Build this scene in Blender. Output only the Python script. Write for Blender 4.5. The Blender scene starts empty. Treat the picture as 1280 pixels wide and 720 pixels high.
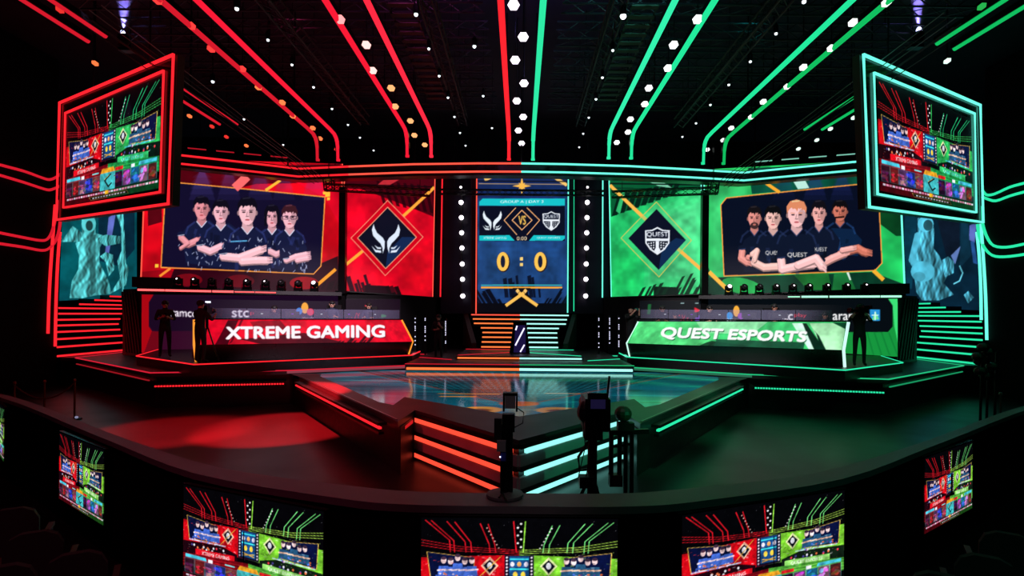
import bpy, math, random
import numpy as np
from mathutils import Vector, Matrix

# ------------------------------------------------------------------ camera, world, lights, exposure
SC = bpy.context.scene
COL = SC.collection
F, CX, CY, ROLL = 700.0, 650.0, 392.0, math.radians(.5)
CAMZ = 2.7
cd = bpy.data.cameras.new('camera'); cam = bpy.data.objects.new('camera', cd); COL.objects.link(cam)
cd.sensor_width = 36; cd.sensor_fit = 'HORIZONTAL'; cd.lens = F / 1280 * 36
cd.shift_x = -(CX - 640) / 1280; cd.shift_y = (CY - 360) / 1280
cd.clip_end = 200
cam.matrix_world = Matrix.Translation((0, 0, CAMZ)) @ Matrix.Rotation(math.radians(90), 4, 'X') @ Matrix.Rotation(ROLL, 4, 'Z')
SC.camera = cam
w = bpy.data.worlds.new('world'); SC.world = w; w.use_nodes = True
w.node_tree.nodes['Background'].inputs[0].default_value = (.35, .30, .55, 1)
w.node_tree.nodes['Background'].inputs[1].default_value = .0035
SC.view_settings.view_transform = 'Standard'; SC.view_settings.look = 'None'
SC.view_settings.exposure = 0; SC.view_settings.gamma = 1
SC.cycles.use_denoising = True
SC.cycles.sample_clamp_indirect = 3.0
SC.cycles.max_bounces = 6; SC.cycles.diffuse_bounces = 2; SC.cycles.glossy_bounces = 3
SC.cycles.volume_bounces = 0

def spot(loc, to, col, power, ang=60, blend=.8, r=.06):
    l = bpy.data.lights.new('added_spot', 'SPOT'); l.color = col; l.energy = power
    l.spot_size = math.radians(ang); l.spot_blend = blend; l.shadow_soft_size = r
    o = bpy.data.objects.new('added_spot', l); COL.objects.link(o); o.location = loc
    o.rotation_euler = (Vector(to) - Vector(loc)).to_track_quat('-Z', 'Y').to_euler()
    return o
# added unseen spots in place of screen light: red left, green right, pinkish middle
spot((-5.2, 9, 10.6), (-5.6, 12.9, 0), (1, .012, .02), 110000, 20, .35)  # added for the red floor pool, instead of the screen's reflection
spot((-8.5, 9, 10.6), (-7.8, 12.5, 0), (1, .012, .02), 50000, 20, .5)
spot((5.8, 9, 10.6), (6.0, 12.6, 0), (.02, 1, .30), 7000, 28, .7)  # added likewise for the green floor pool
spot((3.0, 7, 10.6), (3.5, 11.2, 0), (.02, 1, .35), 2500, 28, .7)
spot((-11, 8, 10.4), (-9, 17, 1), (1, .03, .06), 500, 70, 1)
spot((11, 8, 10.4), (9, 17, 1), (.03, 1, .42), 420, 70, 1)
spot((-4, 2, 9.5), (-5, 6, 1), (1, .12, .25), 420, 80, 1)
spot((-4.2, 3.0, 3.4), (-1.4, 9.2, .4), (1, .02, .03), 800, 27, .8)  # added low pair that brightens the prow risers
spot((4.2, 3.0, 3.4), (1.4, 9.2, .4), (.03, 1, .40), 520, 27, .8)
spot((.6, 1.2, 4.2), (0, 5.3, 1.4), (1, .85, .95), 26, 22, .8)  # added small spot to lift the pole camera
spot((-6.5, 15, 9.2), (-7, 18.5, 2.4), (1, .75, .95), 300, 50, 1)
spot((-2.5, 9.0, 8.8), (-7, 19, 2.7), (1, .78, .92), 7500, 34, .8)  # added pair that brings out the players' heads
spot((2.5, 9.0, 8.8), (7, 19, 2.7), (1, .9, .95), 6000, 34, .8)
spot((0, 13.5, 9.9), (0, 15, 11.6), (.32, .22, 1), 60, 165, 1)  # added up-facing spots that lift and tint the dark roof
spot((-6, 14, 9.9), (-6, 15.5, 11.6), (.8, .05, .2), 16, 165, 1)
spot((6, 14, 9.9), (6, 15.5, 11.6), (.02, .5, .5), 16, 165, 1)
spot((6.5, 15, 9.2), (7, 18.5, 2.4), (.85, .85, 1), 300, 50, 1)
spot((4, 2, 9.5), (5, 6, 1), (.06, 1, .55), 190, 80, 1)
spot((0, 4, 9.5), (0, 8, 1), (1, .8, .95), 90, 44, 1)
spot((-9.6, 12, 9.8), (-10.2, 17.5, 1.2), (.8, .5, 1), 500, 16, .4)
spot((10.0, 12, 9.8), (10.1, 16.6, 1.2), (.8, .55, 1), 500, 14, .4)
spot((-2.5, 10, 10.6), (-2.5, 21, 6), (.6, .1, .45), 350, 90, 1)
spot((2.5, 10, 10.6), (2.5, 21, 6), (.1, .5, .5), 400, 90, 1)
spot((-7, 3, 2.9), (-5, 17, 10.5), (.8, .1, .3), 220, 90, 1)
spot((7, 3, 2.9), (5, 17, 10.5), (.05, .6, .45), 180, 90, 1)

# ------------------------------------------------------------------ pixel <-> world (to place things at their real depth)
CR, SR = math.cos(ROLL), math.sin(ROLL)
def uvp(x, y):
    u = x - CX; v = CY - y
    return (u * CR - v * SR) / F, (u * SR + v * CR) / F
def at(x, y, Y):
    u, v = uvp(x, y); return Vector((u * Y, Y, v * Y + CAMZ))
def on(x, y, z):
    u, v = uvp(x, y); Y = (z - CAMZ) / v; return Vector((u * Y, Y, z))
def onwall(x, y, A, B):
    u, v = uvp(x, y); dx, dy = B[0] - A[0], B[1] - A[1]
    t = (A[0] - u * A[1]) / (u * dy - dx); Y = A[1] + t * dy
    return Vector((u * Y, Y, v * Y + CAMZ))

# ------------------------------------------------------------------ materials
def lin(c):
    c = c / 255.0
    return c / 12.92 if c <= .04045 else ((c + .055) / 1.055) ** 2.4
MC = {}
def em(col, s=1.0):
    k = ('em', col, s)
    if k in MC: return MC[k]
    m = bpy.data.materials.new('glow'); m.use_nodes = True; nt = m.node_tree; nt.nodes.clear()
    e = nt.nodes.new('ShaderNodeEmission'); o = nt.nodes.new('ShaderNodeOutputMaterial')
    e.inputs[0].default_value = (*[lin(c) for c in col], 1); e.inputs[1].default_value = s
    nt.links.new(e.outputs[0], o.inputs[0]); MC[k] = m; return m
def pm(name, col, rough=.5, metal=0, noise=0, scale=8, bump=0, spec=.5, coat=0, alpha=1, trans=0):
    if name in MC: return MC[name]
    m = bpy.data.materials.new(name); m.use_nodes = True; nt = m.node_tree
    b = nt.nodes['Principled BSDF']
    b.inputs['Base Color'].default_value = (*[lin(c) for c in col], 1)
    b.inputs['Roughness'].default_value = rough; b.inputs['Metallic'].default_value = metal
    b.inputs['Specular IOR Level'].default_value = spec; b.inputs['Coat Weight'].default_value = coat
    b.inputs['Alpha'].default_value = alpha; b.inputs['Transmission Weight'].default_value = trans
    if noise or bump:
        tc = nt.nodes.new('ShaderNodeTexCoord'); n = nt.nodes.new('ShaderNodeTexNoise')
        n.inputs['Scale'].default_value = scale; n.inputs['Detail'].default_value = 5
        nt.links.new(tc.outputs['Object'], n.inputs['Vector'])
        if noise:
            mr = nt.nodes.new('ShaderNodeMapRange'); mr.inputs[3].default_value = max(0, rough - noise); mr.inputs[4].default_value = min(1, rough + noise)
            nt.links.new(n.outputs[0], mr.inputs[0]); nt.links.new(mr.outputs[0], b.inputs['Roughness'])
            mx = nt.nodes.new('ShaderNodeMixRGB'); c = [lin(q) for q in col]
            mx.inputs[1].default_value = (*[q * .75 for q in c], 1); mx.inputs[2].default_value = (*[q * 1.3 for q in c], 1)
            nt.links.new(n.outputs[0], mx.inputs[0]); nt.links.new(mx.outputs[0], b.inputs['Base Color'])
        if bump:
            bp = nt.nodes.new('ShaderNodeBump'); bp.inputs['Strength'].default_value = bump; bp.inputs['Distance'].default_value = .02
            nt.links.new(n.outputs[0], bp.inputs['Height']); nt.links.new(bp.outputs[0], b.inputs['Normal'])
    MC[name] = m; return m
BLK = pm('black_paint', (14, 13, 15), .45, noise=.12)
BLKG = pm('black_gloss', (12, 11, 14), .18, noise=.06, scale=3)
BLKM = pm('black_metal', (20, 20, 22), .35, .6)
DARKW = pm('dark_wall', (15, 13, 17), .8, noise=.1, scale=2, spec=.2)
DECK = pm('stage_deck', (58, 54, 58), .42, noise=.08, scale=1.2, spec=.4)
RISER = pm('stage_riser', (150, 140, 144), .6, noise=.08, scale=2)
FLOORM = pm('arena_floor', (32, 27, 29), .36, noise=.12, scale=.8, bump=.05, spec=.35)
LEDGE = pm('ledge_top', (122, 112, 120), .5, noise=.06, scale=3)
STEEL = pm('truss_steel', (38, 38, 43), .5, .3, noise=.1)
CABLEM = pm('cable_grey', (110, 110, 112), .4, .3)
CLOTH = pm('seat_cloth', (42, 36, 40), .85, noise=.08, scale=20, bump=.2)
CHROME = pm('worn_metal', (120, 118, 120), .3, .9)
SKIN = pm('skin', (198, 150, 128), .5)
SKIND = pm('skin_dark', (150, 104, 84), .5)
HAIR = pm('hair', (18, 14, 14), .6)
TEE = pm('black_clothes', (16, 16, 19), .8, noise=.05, scale=12)
NAVY = pm('navy_jersey', (22, 30, 58), .7, noise=.05, scale=12)
DENIM = pm('dark_trousers', (20, 22, 30), .8, noise=.05, scale=12)
WHITEP = pm('white_plastic', (190, 190, 196), .4)
GREYP = pm('grey_plastic', (120, 118, 124), .5)
GLASS = pm('smoked_glass', (150, 150, 185), .25, alpha=.16, spec=.5)
ORANGE = (255, 120, 60); RED = (255, 42, 52); RED2 = (255, 66, 70); GRN = (52, 228, 168); GRN2 = (120, 255, 232)
ER = em((255, 34, 44), 1.25); ERC = em((255, 84, 66), 1.2); EG = em((40, 226, 162), 1.15); EGC = em((110, 255, 226), 1.2)
ERD = em((215, 26, 44), 1.0); EGD = em((34, 200, 120), 1.0)
EWH = em((255, 245, 255), 4.0)

# ------------------------------------------------------------------ object helpers
def tag(o, label=None, cat=None, group=None, kind=None):
    if label: o['label'] = label
    if cat: o['category'] = cat
    if group: o['group'] = group
    if kind: o['kind'] = kind
    return o
def empty(name, loc=(0, 0, 0), label=None, cat=None, group=None, kind=None):
    o = bpy.data.objects.new(name, None); o.empty_display_size = .1; COL.objects.link(o); o.location = loc
    o['_w'] = list(loc); return tag(o, label, cat, group, kind)
class MB:
    def __init__(s): s.v = []; s.f = []; s.m = []
    def add(s, vs, fs, mi=0):
        n = len(s.v); s.v += [tuple(p) for p in vs]; s.f += [tuple(i + n for i in f) for f in fs]; s.m += [mi] * len(fs); return s
    def box(s, c, d, rz=0, M=None, mi=0):
        hx, hy, hz = d[0] / 2, d[1] / 2, d[2] / 2
        R = M if M is not None else Matrix.Rotation(rz, 3, 'Z'); c = Vector(c)
        vs = [c + R @ Vector((x * hx, y * hy, z * hz)) for x, y, z in ((-1,-1,-1),(1,-1,-1),(1,1,-1),(-1,1,-1),(-1,-1,1),(1,-1,1),(1,1,1),(-1,1,1))]
        return s.add(vs, [(0,3,2,1),(4,5,6,7),(0,1,5,4),(1,2,6,5),(2,3,7,6),(3,0,4,7)], mi)
    def bar(s, a, b, wd, h=None, mi=0):
        a = Vector(a); b = Vector(b); d = b - a; L = d.length
        if L < 1e-6: return s
        q = d.to_track_quat('X', 'Z').to_matrix()
        return s.box((a + b) / 2, (L, wd, h or wd), M=q, mi=mi)
    def tube(s, pts, r, n=6, closed=False, mi=0):
        pts = [Vector(p) for p in pts]; K = len(pts); vs = []; up = Vector((0, 0, 1))
        if K > 2 and max(p.x for p in pts) - min(p.x for p in pts) < 1e-4: up = Vector((1, 0, 0))
        for i, p in enumerate(pts):
            a = pts[max(i - 1, 0)]; b = pts[min(i + 1, K - 1)]
            if closed: a = pts[i - 1]; b = pts[(i + 1) % K]
            t = (b - a).normalized(); ref = up if abs(t.dot(up)) < .95 else Vector((1, 0, 0)) if up.z else Vector((0, 1, 0))
            x = t.cross(ref).normalized(); y = x.cross(t)
            rr = r[i] if isinstance(r, (list, tuple)) else r
            ph = math.pi / 4 if n == 4 else 0
            for k in range(n):
                an = 2 * math.pi * k / n + ph; vs.append(p + x * math.cos(an) * rr + y * math.sin(an) * rr)
        fs = []
        for i in range(K if closed else K - 1):
            j = (i + 1) % K
            for k in range(n): k2 = (k + 1) % n; fs.append((i*n+k, j*n+k, j*n+k2, i*n+k2))
        if not closed: fs.append(tuple(range(n))); fs.append(tuple((K - 1) * n + k for k in reversed(range(n))))
        return s.add(vs, fs, mi)
    def prism(s, poly, z0, z1, mi=0):
        n = len(poly)
        ar = sum(poly[i][0] * poly[(i+1) % n][1] - poly[(i+1) % n][0] * poly[i][1] for i in range(n))
        if ar < 0: poly = poly[::-1]
        vs = [(p[0], p[1], z0) for p in poly] + [(p[0], p[1], z1) for p in poly]
        fs = [tuple(reversed(range(n))), tuple(range(n, 2 * n))] + [(i, (i+1) % n, n + (i+1) % n, n + i) for i in range(n)]
        return s.add(vs, fs, mi)
    def lathe(s, prof, c, n=16, M=None, mi=0):
        c = Vector(c); vs = []; R = M or Matrix.Identity(3)
        for r, z in prof:
            for k in range(n):
                a = 2 * math.pi * k / n; vs.append(c + R @ Vector((r * math.cos(a), r * math.sin(a), z)))
        K = len(prof)
        fs = [(i*n+k, i*n+(k+1) % n, (i+1)*n+(k+1) % n, (i+1)*n+k) for i in range(K-1) for k in range(n)]
        fs += [tuple(reversed(range(n))), tuple((K-1)*n+k for k in range(n))]
        return s.add(vs, fs, mi)
    def ball(s, c, r, n=10, m=7, mi=0, M=None):
        rx, ry, rz = r if isinstance(r, (tuple, list)) else (r, r, r)
        c = Vector(c); R = M or Matrix.Identity(3); vs = [c + R @ Vector((0, 0, -rz))]
        for i in range(1, m):
            ph = -math.pi / 2 + math.pi * i / m
            for k in range(n):
                a = 2 * math.pi * k / n
                vs.append(c + R @ Vector((rx * math.cos(ph) * math.cos(a), ry * math.cos(ph) * math.sin(a), rz * math.sin(ph))))
        vs.append(c + R @ Vector((0, 0, rz))); L = len(vs) - 1
        fs = [(0, 1 + (k+1) % n, 1 + k) for k in range(n)]
        for i in range(m - 2):
            for k in range(n): a = 1 + i*n; fs.append((a+k, a+(k+1) % n, a+n+(k+1) % n, a+n+k))
        a = 1 + (m-2)*n; fs += [(a+k, a+(k+1) % n, L) for k in range(n)]
        return s.add(vs, fs, mi)
    def plate(s, pts, nrm, th, mi=0):           # flat polygon given thickness along -nrm
        n = len(pts); nrm = Vector(nrm).normalized() * th
        vs = [Vector(p) for p in pts] + [Vector(p) - nrm for p in pts]
        return s.add(vs, [tuple(range(n)), tuple(reversed(range(n, 2*n)))] + [(i, n+i, n+(i+1) % n, (i+1) % n) for i in range(n)], mi)
    def build(s, name, mat, parent=None, smooth=False, local=False):
        me = bpy.data.meshes.new(name); o = bpy.data.objects.new(name, me); COL.objects.link(o)
        if parent is not None:
            off = Vector((0, 0, 0)) if local else Vector(parent['_w'])
            o.parent = parent; o['_w'] = list(parent['_w'])
        elif local: off = Vector((0, 0, 0)); o['_w'] = [0, 0, 0]
        else:
            A = np.array([tuple(v) for v in s.v]); mn = A.min(0); mx = A.max(0)
            off = Vector(((mn[0]+mx[0])/2, (mn[1]+mx[1])/2, mn[2])); o.location = off; o['_w'] = list(off)
        me.from_pydata([(p[0]-off.x, p[1]-off.y, p[2]-off.z) for p in s.v], [], s.f)
        for m in (mat if isinstance(mat, list) else [mat]): me.materials.append(m)
        if isinstance(mat, list): me.polygons.foreach_set('material_index', s.m)
        if smooth: me.polygons.foreach_set('use_smooth', [True] * len(s.f))
        me.update(); return o
def mir(p): return (-p[0], p[1], p[2]) if len(p) == 3 else (-p[0], p[1])
def copy_tree(o, parent=None):
    c = o.copy(); COL.objects.link(c); c.parent = parent
    for ch in list(o.children): copy_tree(ch, c)
    return c
ORD = ['first','second','third','fourth','fifth','sixth','seventh','eighth','ninth','tenth','eleventh','twelfth','thirteenth','fourteenth','fifteenth']
# ------------------------------------------------------------------ painter: the pictures shown on the displays, kept as colours of a fine mesh
FONTC = {}
def text_tris(body, bold=0.0, shear=0.0):
    k = (body, bold, shear)
    if k in FONTC: return FONTC[k]
    cu = bpy.data.curves.new('t', 'FONT'); cu.body = body;  cu.shear = shear; cu.resolution_u = 3; cu.fill_mode = 'FRONT'
    o = bpy.data.objects.new('t', cu); COL.objects.link(o)
    dg = bpy.context.evaluated_depsgraph_get(); me = bpy.data.meshes.new_from_object(o.evaluated_get(dg))
    me.calc_loop_triangles()
    V = np.array([v.co[:2] for v in me.vertices]); T = np.array([t.vertices[:] for t in me.loop_triangles])
    mn = V.min(0); mx = V.max(0); V = (V - mn) / (mx - mn)
    bpy.data.objects.remove(o); bpy.data.curves.remove(cu); bpy.data.meshes.remove(me)
    FONTC[k] = (V, T); return V, T
class Canvas:
    def __init__(s, W, H, mp=None, bg=(0, 0, 0)):
        s.W, s.H = W, H; s.a = np.zeros((H, W, 3), np.float32); s.a[:] = bg; s.mp = mp
    def xy(s, pts):                              # -> canvas coordinates, row 0 at the bottom
        P = np.array(pts, float)
        if s.mp is not None: P = s.mp(P)
        else: P = np.stack([P[:, 0], 1 - P[:, 1]], 1)
        return P * [s.W - 1, s.H - 1]
    def cover(s, P):
        x0 = max(int(P[:, 0].min()) - 1, 0); x1 = min(int(P[:, 0].max()) + 2, s.W); y0 = max(int(P[:, 1].min()) - 1, 0); y1 = min(int(P[:, 1].max()) + 2, s.H)
        if x1 <= x0 or y1 <= y0: return None
        K = 3; xs = np.arange(x0 * K, x1 * K) / K + (.5 / K - .5); ys = np.arange(y0 * K, y1 * K) / K + (.5 / K - .5)
        ins = np.zeros((len(ys), len(xs)), bool); n = len(P)
        for i in range(n):
            ax, ay = P[i]; bx, by = P[(i + 1) % n]
            if ay == by: continue
            lo, hi = (ay, by) if ay < by else (by, ay)
            r = np.nonzero((ys >= lo) & (ys < hi))[0]
            if len(r) == 0: continue
            xc = ax + (ys[r] - ay) * (bx - ax) / (by - ay)
            ins[r] ^= xs[None, :] < xc[:, None]
        c = ins.reshape(y1 - y0, K, x1 - x0, K).mean((1, 3))
        return x0, x1, y0, y1, c
    def put(s, x0, x1, y0, y1, c, col, al):
        c = (c * al)[..., None]; t = s.a[y0:y1, x0:x1]; t += (np.array(col, np.float32) - t) * c
    def poly(s, pts, col, al=1.0):
        r = s.cover(s.xy(pts))
        if r: s.put(*r, col, al)
    def folds(s, pts, col, seed=0, fx=.8, amp=.75):       # polygon filled with soft vertical drapery folds
        r = s.cover(s.xy(pts))
        if not r: return
        x0, x1, y0, y1, c = r; X, Y = np.meshgrid(np.arange(x0, x1), np.arange(y0, y1)); g = random.Random(seed); n = 0
        for k in range(4):
            n = n + math.pow(.7, k) * np.sin((X * math.cos(t_ := g.uniform(-.5, .5)) + Y * math.sin(t_)) * fx * (.5 + .5*k) + g.random()*6 + 1.6*np.sin(Y*.09*(1+k) + g.random()*6))
        n = .5 + n / 4; lx = (X - x0) / max(1, x1 - x0); n = np.clip(n * amp + .35 + .35 * (.5 - lx), .12, 1.25)
        t = s.a[y0:y1, x0:x1]; t += (np.array(col, np.float32) * n[..., None] - t) * c[..., None]
    def line(s, pts, wd, col, al=1.0, closed=False):   # wd in the units of pts
        P = [np.array(p, float) for p in pts]
        if closed: P.append(P[0])
        for a, b in zip(P[:-1], P[1:]):
            d = b - a; L = math.hypot(*d)
            if L < 1e-9: continue
            n = np.array([-d[1], d[0]]) / L * wd / 2; e = d / L * wd * .2
            s.poly([a - n - e, b - n + e, b + n + e, a + n - e], col, al)
    def ell(s, cx, cy, rx, ry, col, al=1.0, rot=0, n=18):
        c, q = math.cos(rot), math.sin(rot)
        s.poly([(cx + rx * math.cos(t) * c - ry * math.sin(t) * q, cy + rx * math.cos(t) * q + ry * math.sin(t) * c) for t in [2 * math.pi * i / n for i in range(n)]], col, al)
    def limb(s, pts, wd, col, al=1.0):
        for i, (a, b) in enumerate(zip(pts[:-1], pts[1:])): s.line([a, b], wd if not isinstance(wd, (list, tuple)) else wd[i], col, al)
        for i, p in enumerate(pts):
            ww = wd if not isinstance(wd, (list, tuple)) else wd[min(i, len(wd) - 1)]
            s.ell(p[0], p[1], ww / 2, ww / 2, col, al, n=10)
    def soft(s, pts, col, al, blur):              # feathered polygon
        for k in range(5):
            q = np.array(pts, float); c = q.mean(0); f = 1 + blur * (2 - k) / 2
            s.poly(c + (q - c) * f, col, 1 - (1 - al) ** .2)
    def text(s, body, bl, br, h, col, bold=0, shear=0, al=1.0, up=None):
        V, T = text_tris(body, 0.0, shear); bl = np.array(bl, float); br = np.array(br, float)
        upv = np.array(up if up is not None else (0, -h), float)
        P = s.xy(bl + V[:, :1] * (br - bl) + V[:, 1:] * upv)
        m = np.zeros((s.H, s.W), np.float32)
        for t in T:
            r = s.cover(P[t])
            if r: m[r[2]:r[3], r[0]:r[1]] += r[4]
        m = np.clip(m, 0, 1); hc = P[:, 1].max() - P[:, 1].min(); d = bold * hc     # thicken the strokes by spreading the mask
        if d > 0:
            n = m.copy()
            for k in range(8):
                dx, dy = d * math.cos(k * math.pi / 4), d * math.sin(k * math.pi / 4); ix, iy = math.floor(dx), math.floor(dy); fx, fy = dx - ix, dy - iy
                R_ = lambda a, b: np.roll(np.roll(m, a, 1), b, 0)
                n = np.maximum(n, R_(ix, iy)*(1-fx)*(1-fy) + R_(ix+1, iy)*fx*(1-fy) + R_(ix, iy+1)*(1-fx)*fy + R_(ix+1, iy+1)*fx*fy)
            m = n
        s.put(0, s.W, 0, s.H, m, col, al)
    def grain(s, amp, cell, seed=0, aniso=1.0, region=None):
        g = np.random.RandomState(seed); acc = np.zeros((s.H, s.W))
        for o in range(3):
            cy_, cx_ = max(2, int(s.H / (cell / 2 ** o))), max(2, int(s.W / (cell * aniso / 2 ** o)))
            n = g.rand(cy_ + 1, cx_ + 1); yy = np.linspace(0, cy_ - .001, s.H); xx = np.linspace(0, cx_ - .001, s.W)
            yi = yy.astype(int); xi = xx.astype(int); fy = (yy - yi)[:, None]; fx = (xx - xi)[None]
            fy = fy * fy * (3 - 2 * fy); fx = fx * fx * (3 - 2 * fx)
            v = n[yi][:, xi] * (1-fy) * (1-fx) + n[yi+1][:, xi] * fy * (1-fx) + n[yi][:, xi+1] * (1-fy) * fx + n[yi+1][:, xi+1] * fy * fx
            acc += (v - .5) * .6 ** o
        s.a *= (1 + amp * acc)[..., None].astype(np.float32)
SCRM = {}
def screen_mat(strength=1.0, gloss=False):
    k = (strength, gloss)
    if k in SCRM: return SCRM[k]
    m = bpy.data.materials.new('display'); m.use_nodes = True; nt = m.node_tree
    b = nt.nodes['Principled BSDF']; at_ = nt.nodes.new('ShaderNodeAttribute'); at_.attribute_name = 'picture'
    b.inputs['Base Color'].default_value = (.004, .004, .005, 1); b.inputs['Roughness'].default_value = .11 if gloss else .5
    b.inputs['Specular IOR Level'].default_value = .5 if gloss else .15
    nt.links.new(at_.outputs['Color'], b.inputs['Emission Color']); b.inputs['Emission Strength'].default_value = strength
    m.cycles.emission_sampling = 'NONE'; SCRM[k] = m; return m
def screen_mesh(name, corners, cv, parent, strength=1.0, gloss=False, local=False):
    """corners: bottom-left, bottom-right, top-right, top-left in the world"""
    W, H = cv.W, cv.H; s = np.linspace(0, 1, W)[None, :, None]; t = np.linspace(0, 1, H)[:, None, None]
    c = [np.array(q, float) for q in corners]
    P = (c[0] * (1-s) * (1-t) + c[1] * s * (1-t) + c[2] * s * t + c[3] * (1-s) * t).reshape(-1, 3)
    if parent is not None and not local: P = P - np.array(parent['_w'])
    i = np.arange(W * H).reshape(H, W); Q = np.stack([i[:-1, :-1], i[:-1, 1:], i[1:, 1:], i[1:, :-1]], -1).reshape(-1, 4)
    me = bpy.data.meshes.new(name); nf = len(Q)
    me.vertices.add(W * H); me.vertices.foreach_set('co', P.astype(np.float32).ravel())
    me.loops.add(nf * 4); me.loops.foreach_set('vertex_index', Q.astype(np.int32).ravel())
    me.polygons.add(nf); me.polygons.foreach_set('loop_start', np.arange(0, nf * 4, 4, dtype=np.int32))
    me.update(calc_edges=True)
    a = np.clip(cv.a, 0, 255) / 255.0; a = np.where(a <= .04045, a / 12.92, ((a + .055) / 1.055) ** 2.4)
    at_ = me.color_attributes.new('picture', 'FLOAT_COLOR', 'POINT')
    at_.data.foreach_set('color', np.concatenate([a.reshape(-1, 3), np.ones((W * H, 1))], 1).astype(np.float32).ravel())
    me.materials.append(screen_mat(strength, gloss))
    o = bpy.data.objects.new(name, me); COL.objects.link(o)
    if parent is not None: o.parent = parent; o['_w'] = list(parent['_w'])
    return o
def px_map(corners):
    """mapper: photograph pixel -> (s,t) on the flat quad, by intersecting the sight line with its plane"""
    c = [Vector(q) for q in corners]; O = c[0]; N = (c[1] - O).cross(c[3] - O).normalized()
    ex = (c[1] - O).normalized(); ey = N.cross(ex)
    q2 = np.array([[(p - O).dot(ex), (p - O).dot(ey)] for p in c]); E = Vector((0, 0, CAMZ)); k = N.dot(O - E)
    def mp(P):
        u = P[:, 0] - CX; v = CY - P[:, 1]; du = (u * CR - v * SR) / F; dv = (u * SR + v * CR) / F
        D = np.stack([du, np.ones(len(P)), dv], 1); tt = k / (D @ np.array(N)); X = D * tt[:, None] + np.array(E) - np.array(O)
        x = np.stack([X @ np.array(ex), X @ np.array(ey)], 1)
        st = np.full((len(P), 2), .5)
        for _ in range(6):
            s_, t_ = st[:, :1], st[:, 1:]
            f = q2[0]*(1-s_)*(1-t_) + q2[1]*s_*(1-t_) + q2[2]*s_*t_ + q2[3]*(1-s_)*t_ - x
            ds = (q2[1]-q2[0])*(1-t_) + (q2[2]-q2[3])*t_; dt = (q2[3]-q2[0])*(1-s_) + (q2[2]-q2[1])*s_
            det = ds[:, 0]*dt[:, 1] - ds[:, 1]*dt[:, 0]
            st -= np.stack([(f[:, 0]*dt[:, 1] - f[:, 1]*dt[:, 0]) / det, (ds[:, 0]*f[:, 1] - ds[:, 1]*f[:, 0]) / det], 1)
        return st
    return mp
def Z(x0, y0, k):                                 # helper for points read in an enlarged crop
    return lambda *p: [(x0 + a / k, y0 + b / k) for a, b in p]

def burst(cv, cx, cy, rx, ry, n, seed, col, al=1.0, base=0):   # skyline of slanted bars
    g = random.Random(seed)
    for i in range(n):
        x = cx - rx + 2 * rx * (i + g.random() * .6) / n; h = ry * (.35 + .65 * g.random()); wd = 2 * rx / n * (.5 + .5 * g.random()); sl = base * h
        cv.poly([(x, cy), (x + wd, cy), (x + wd - sl, cy - h), (x - sl, cy - h + wd * .3)], col, al)

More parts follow.
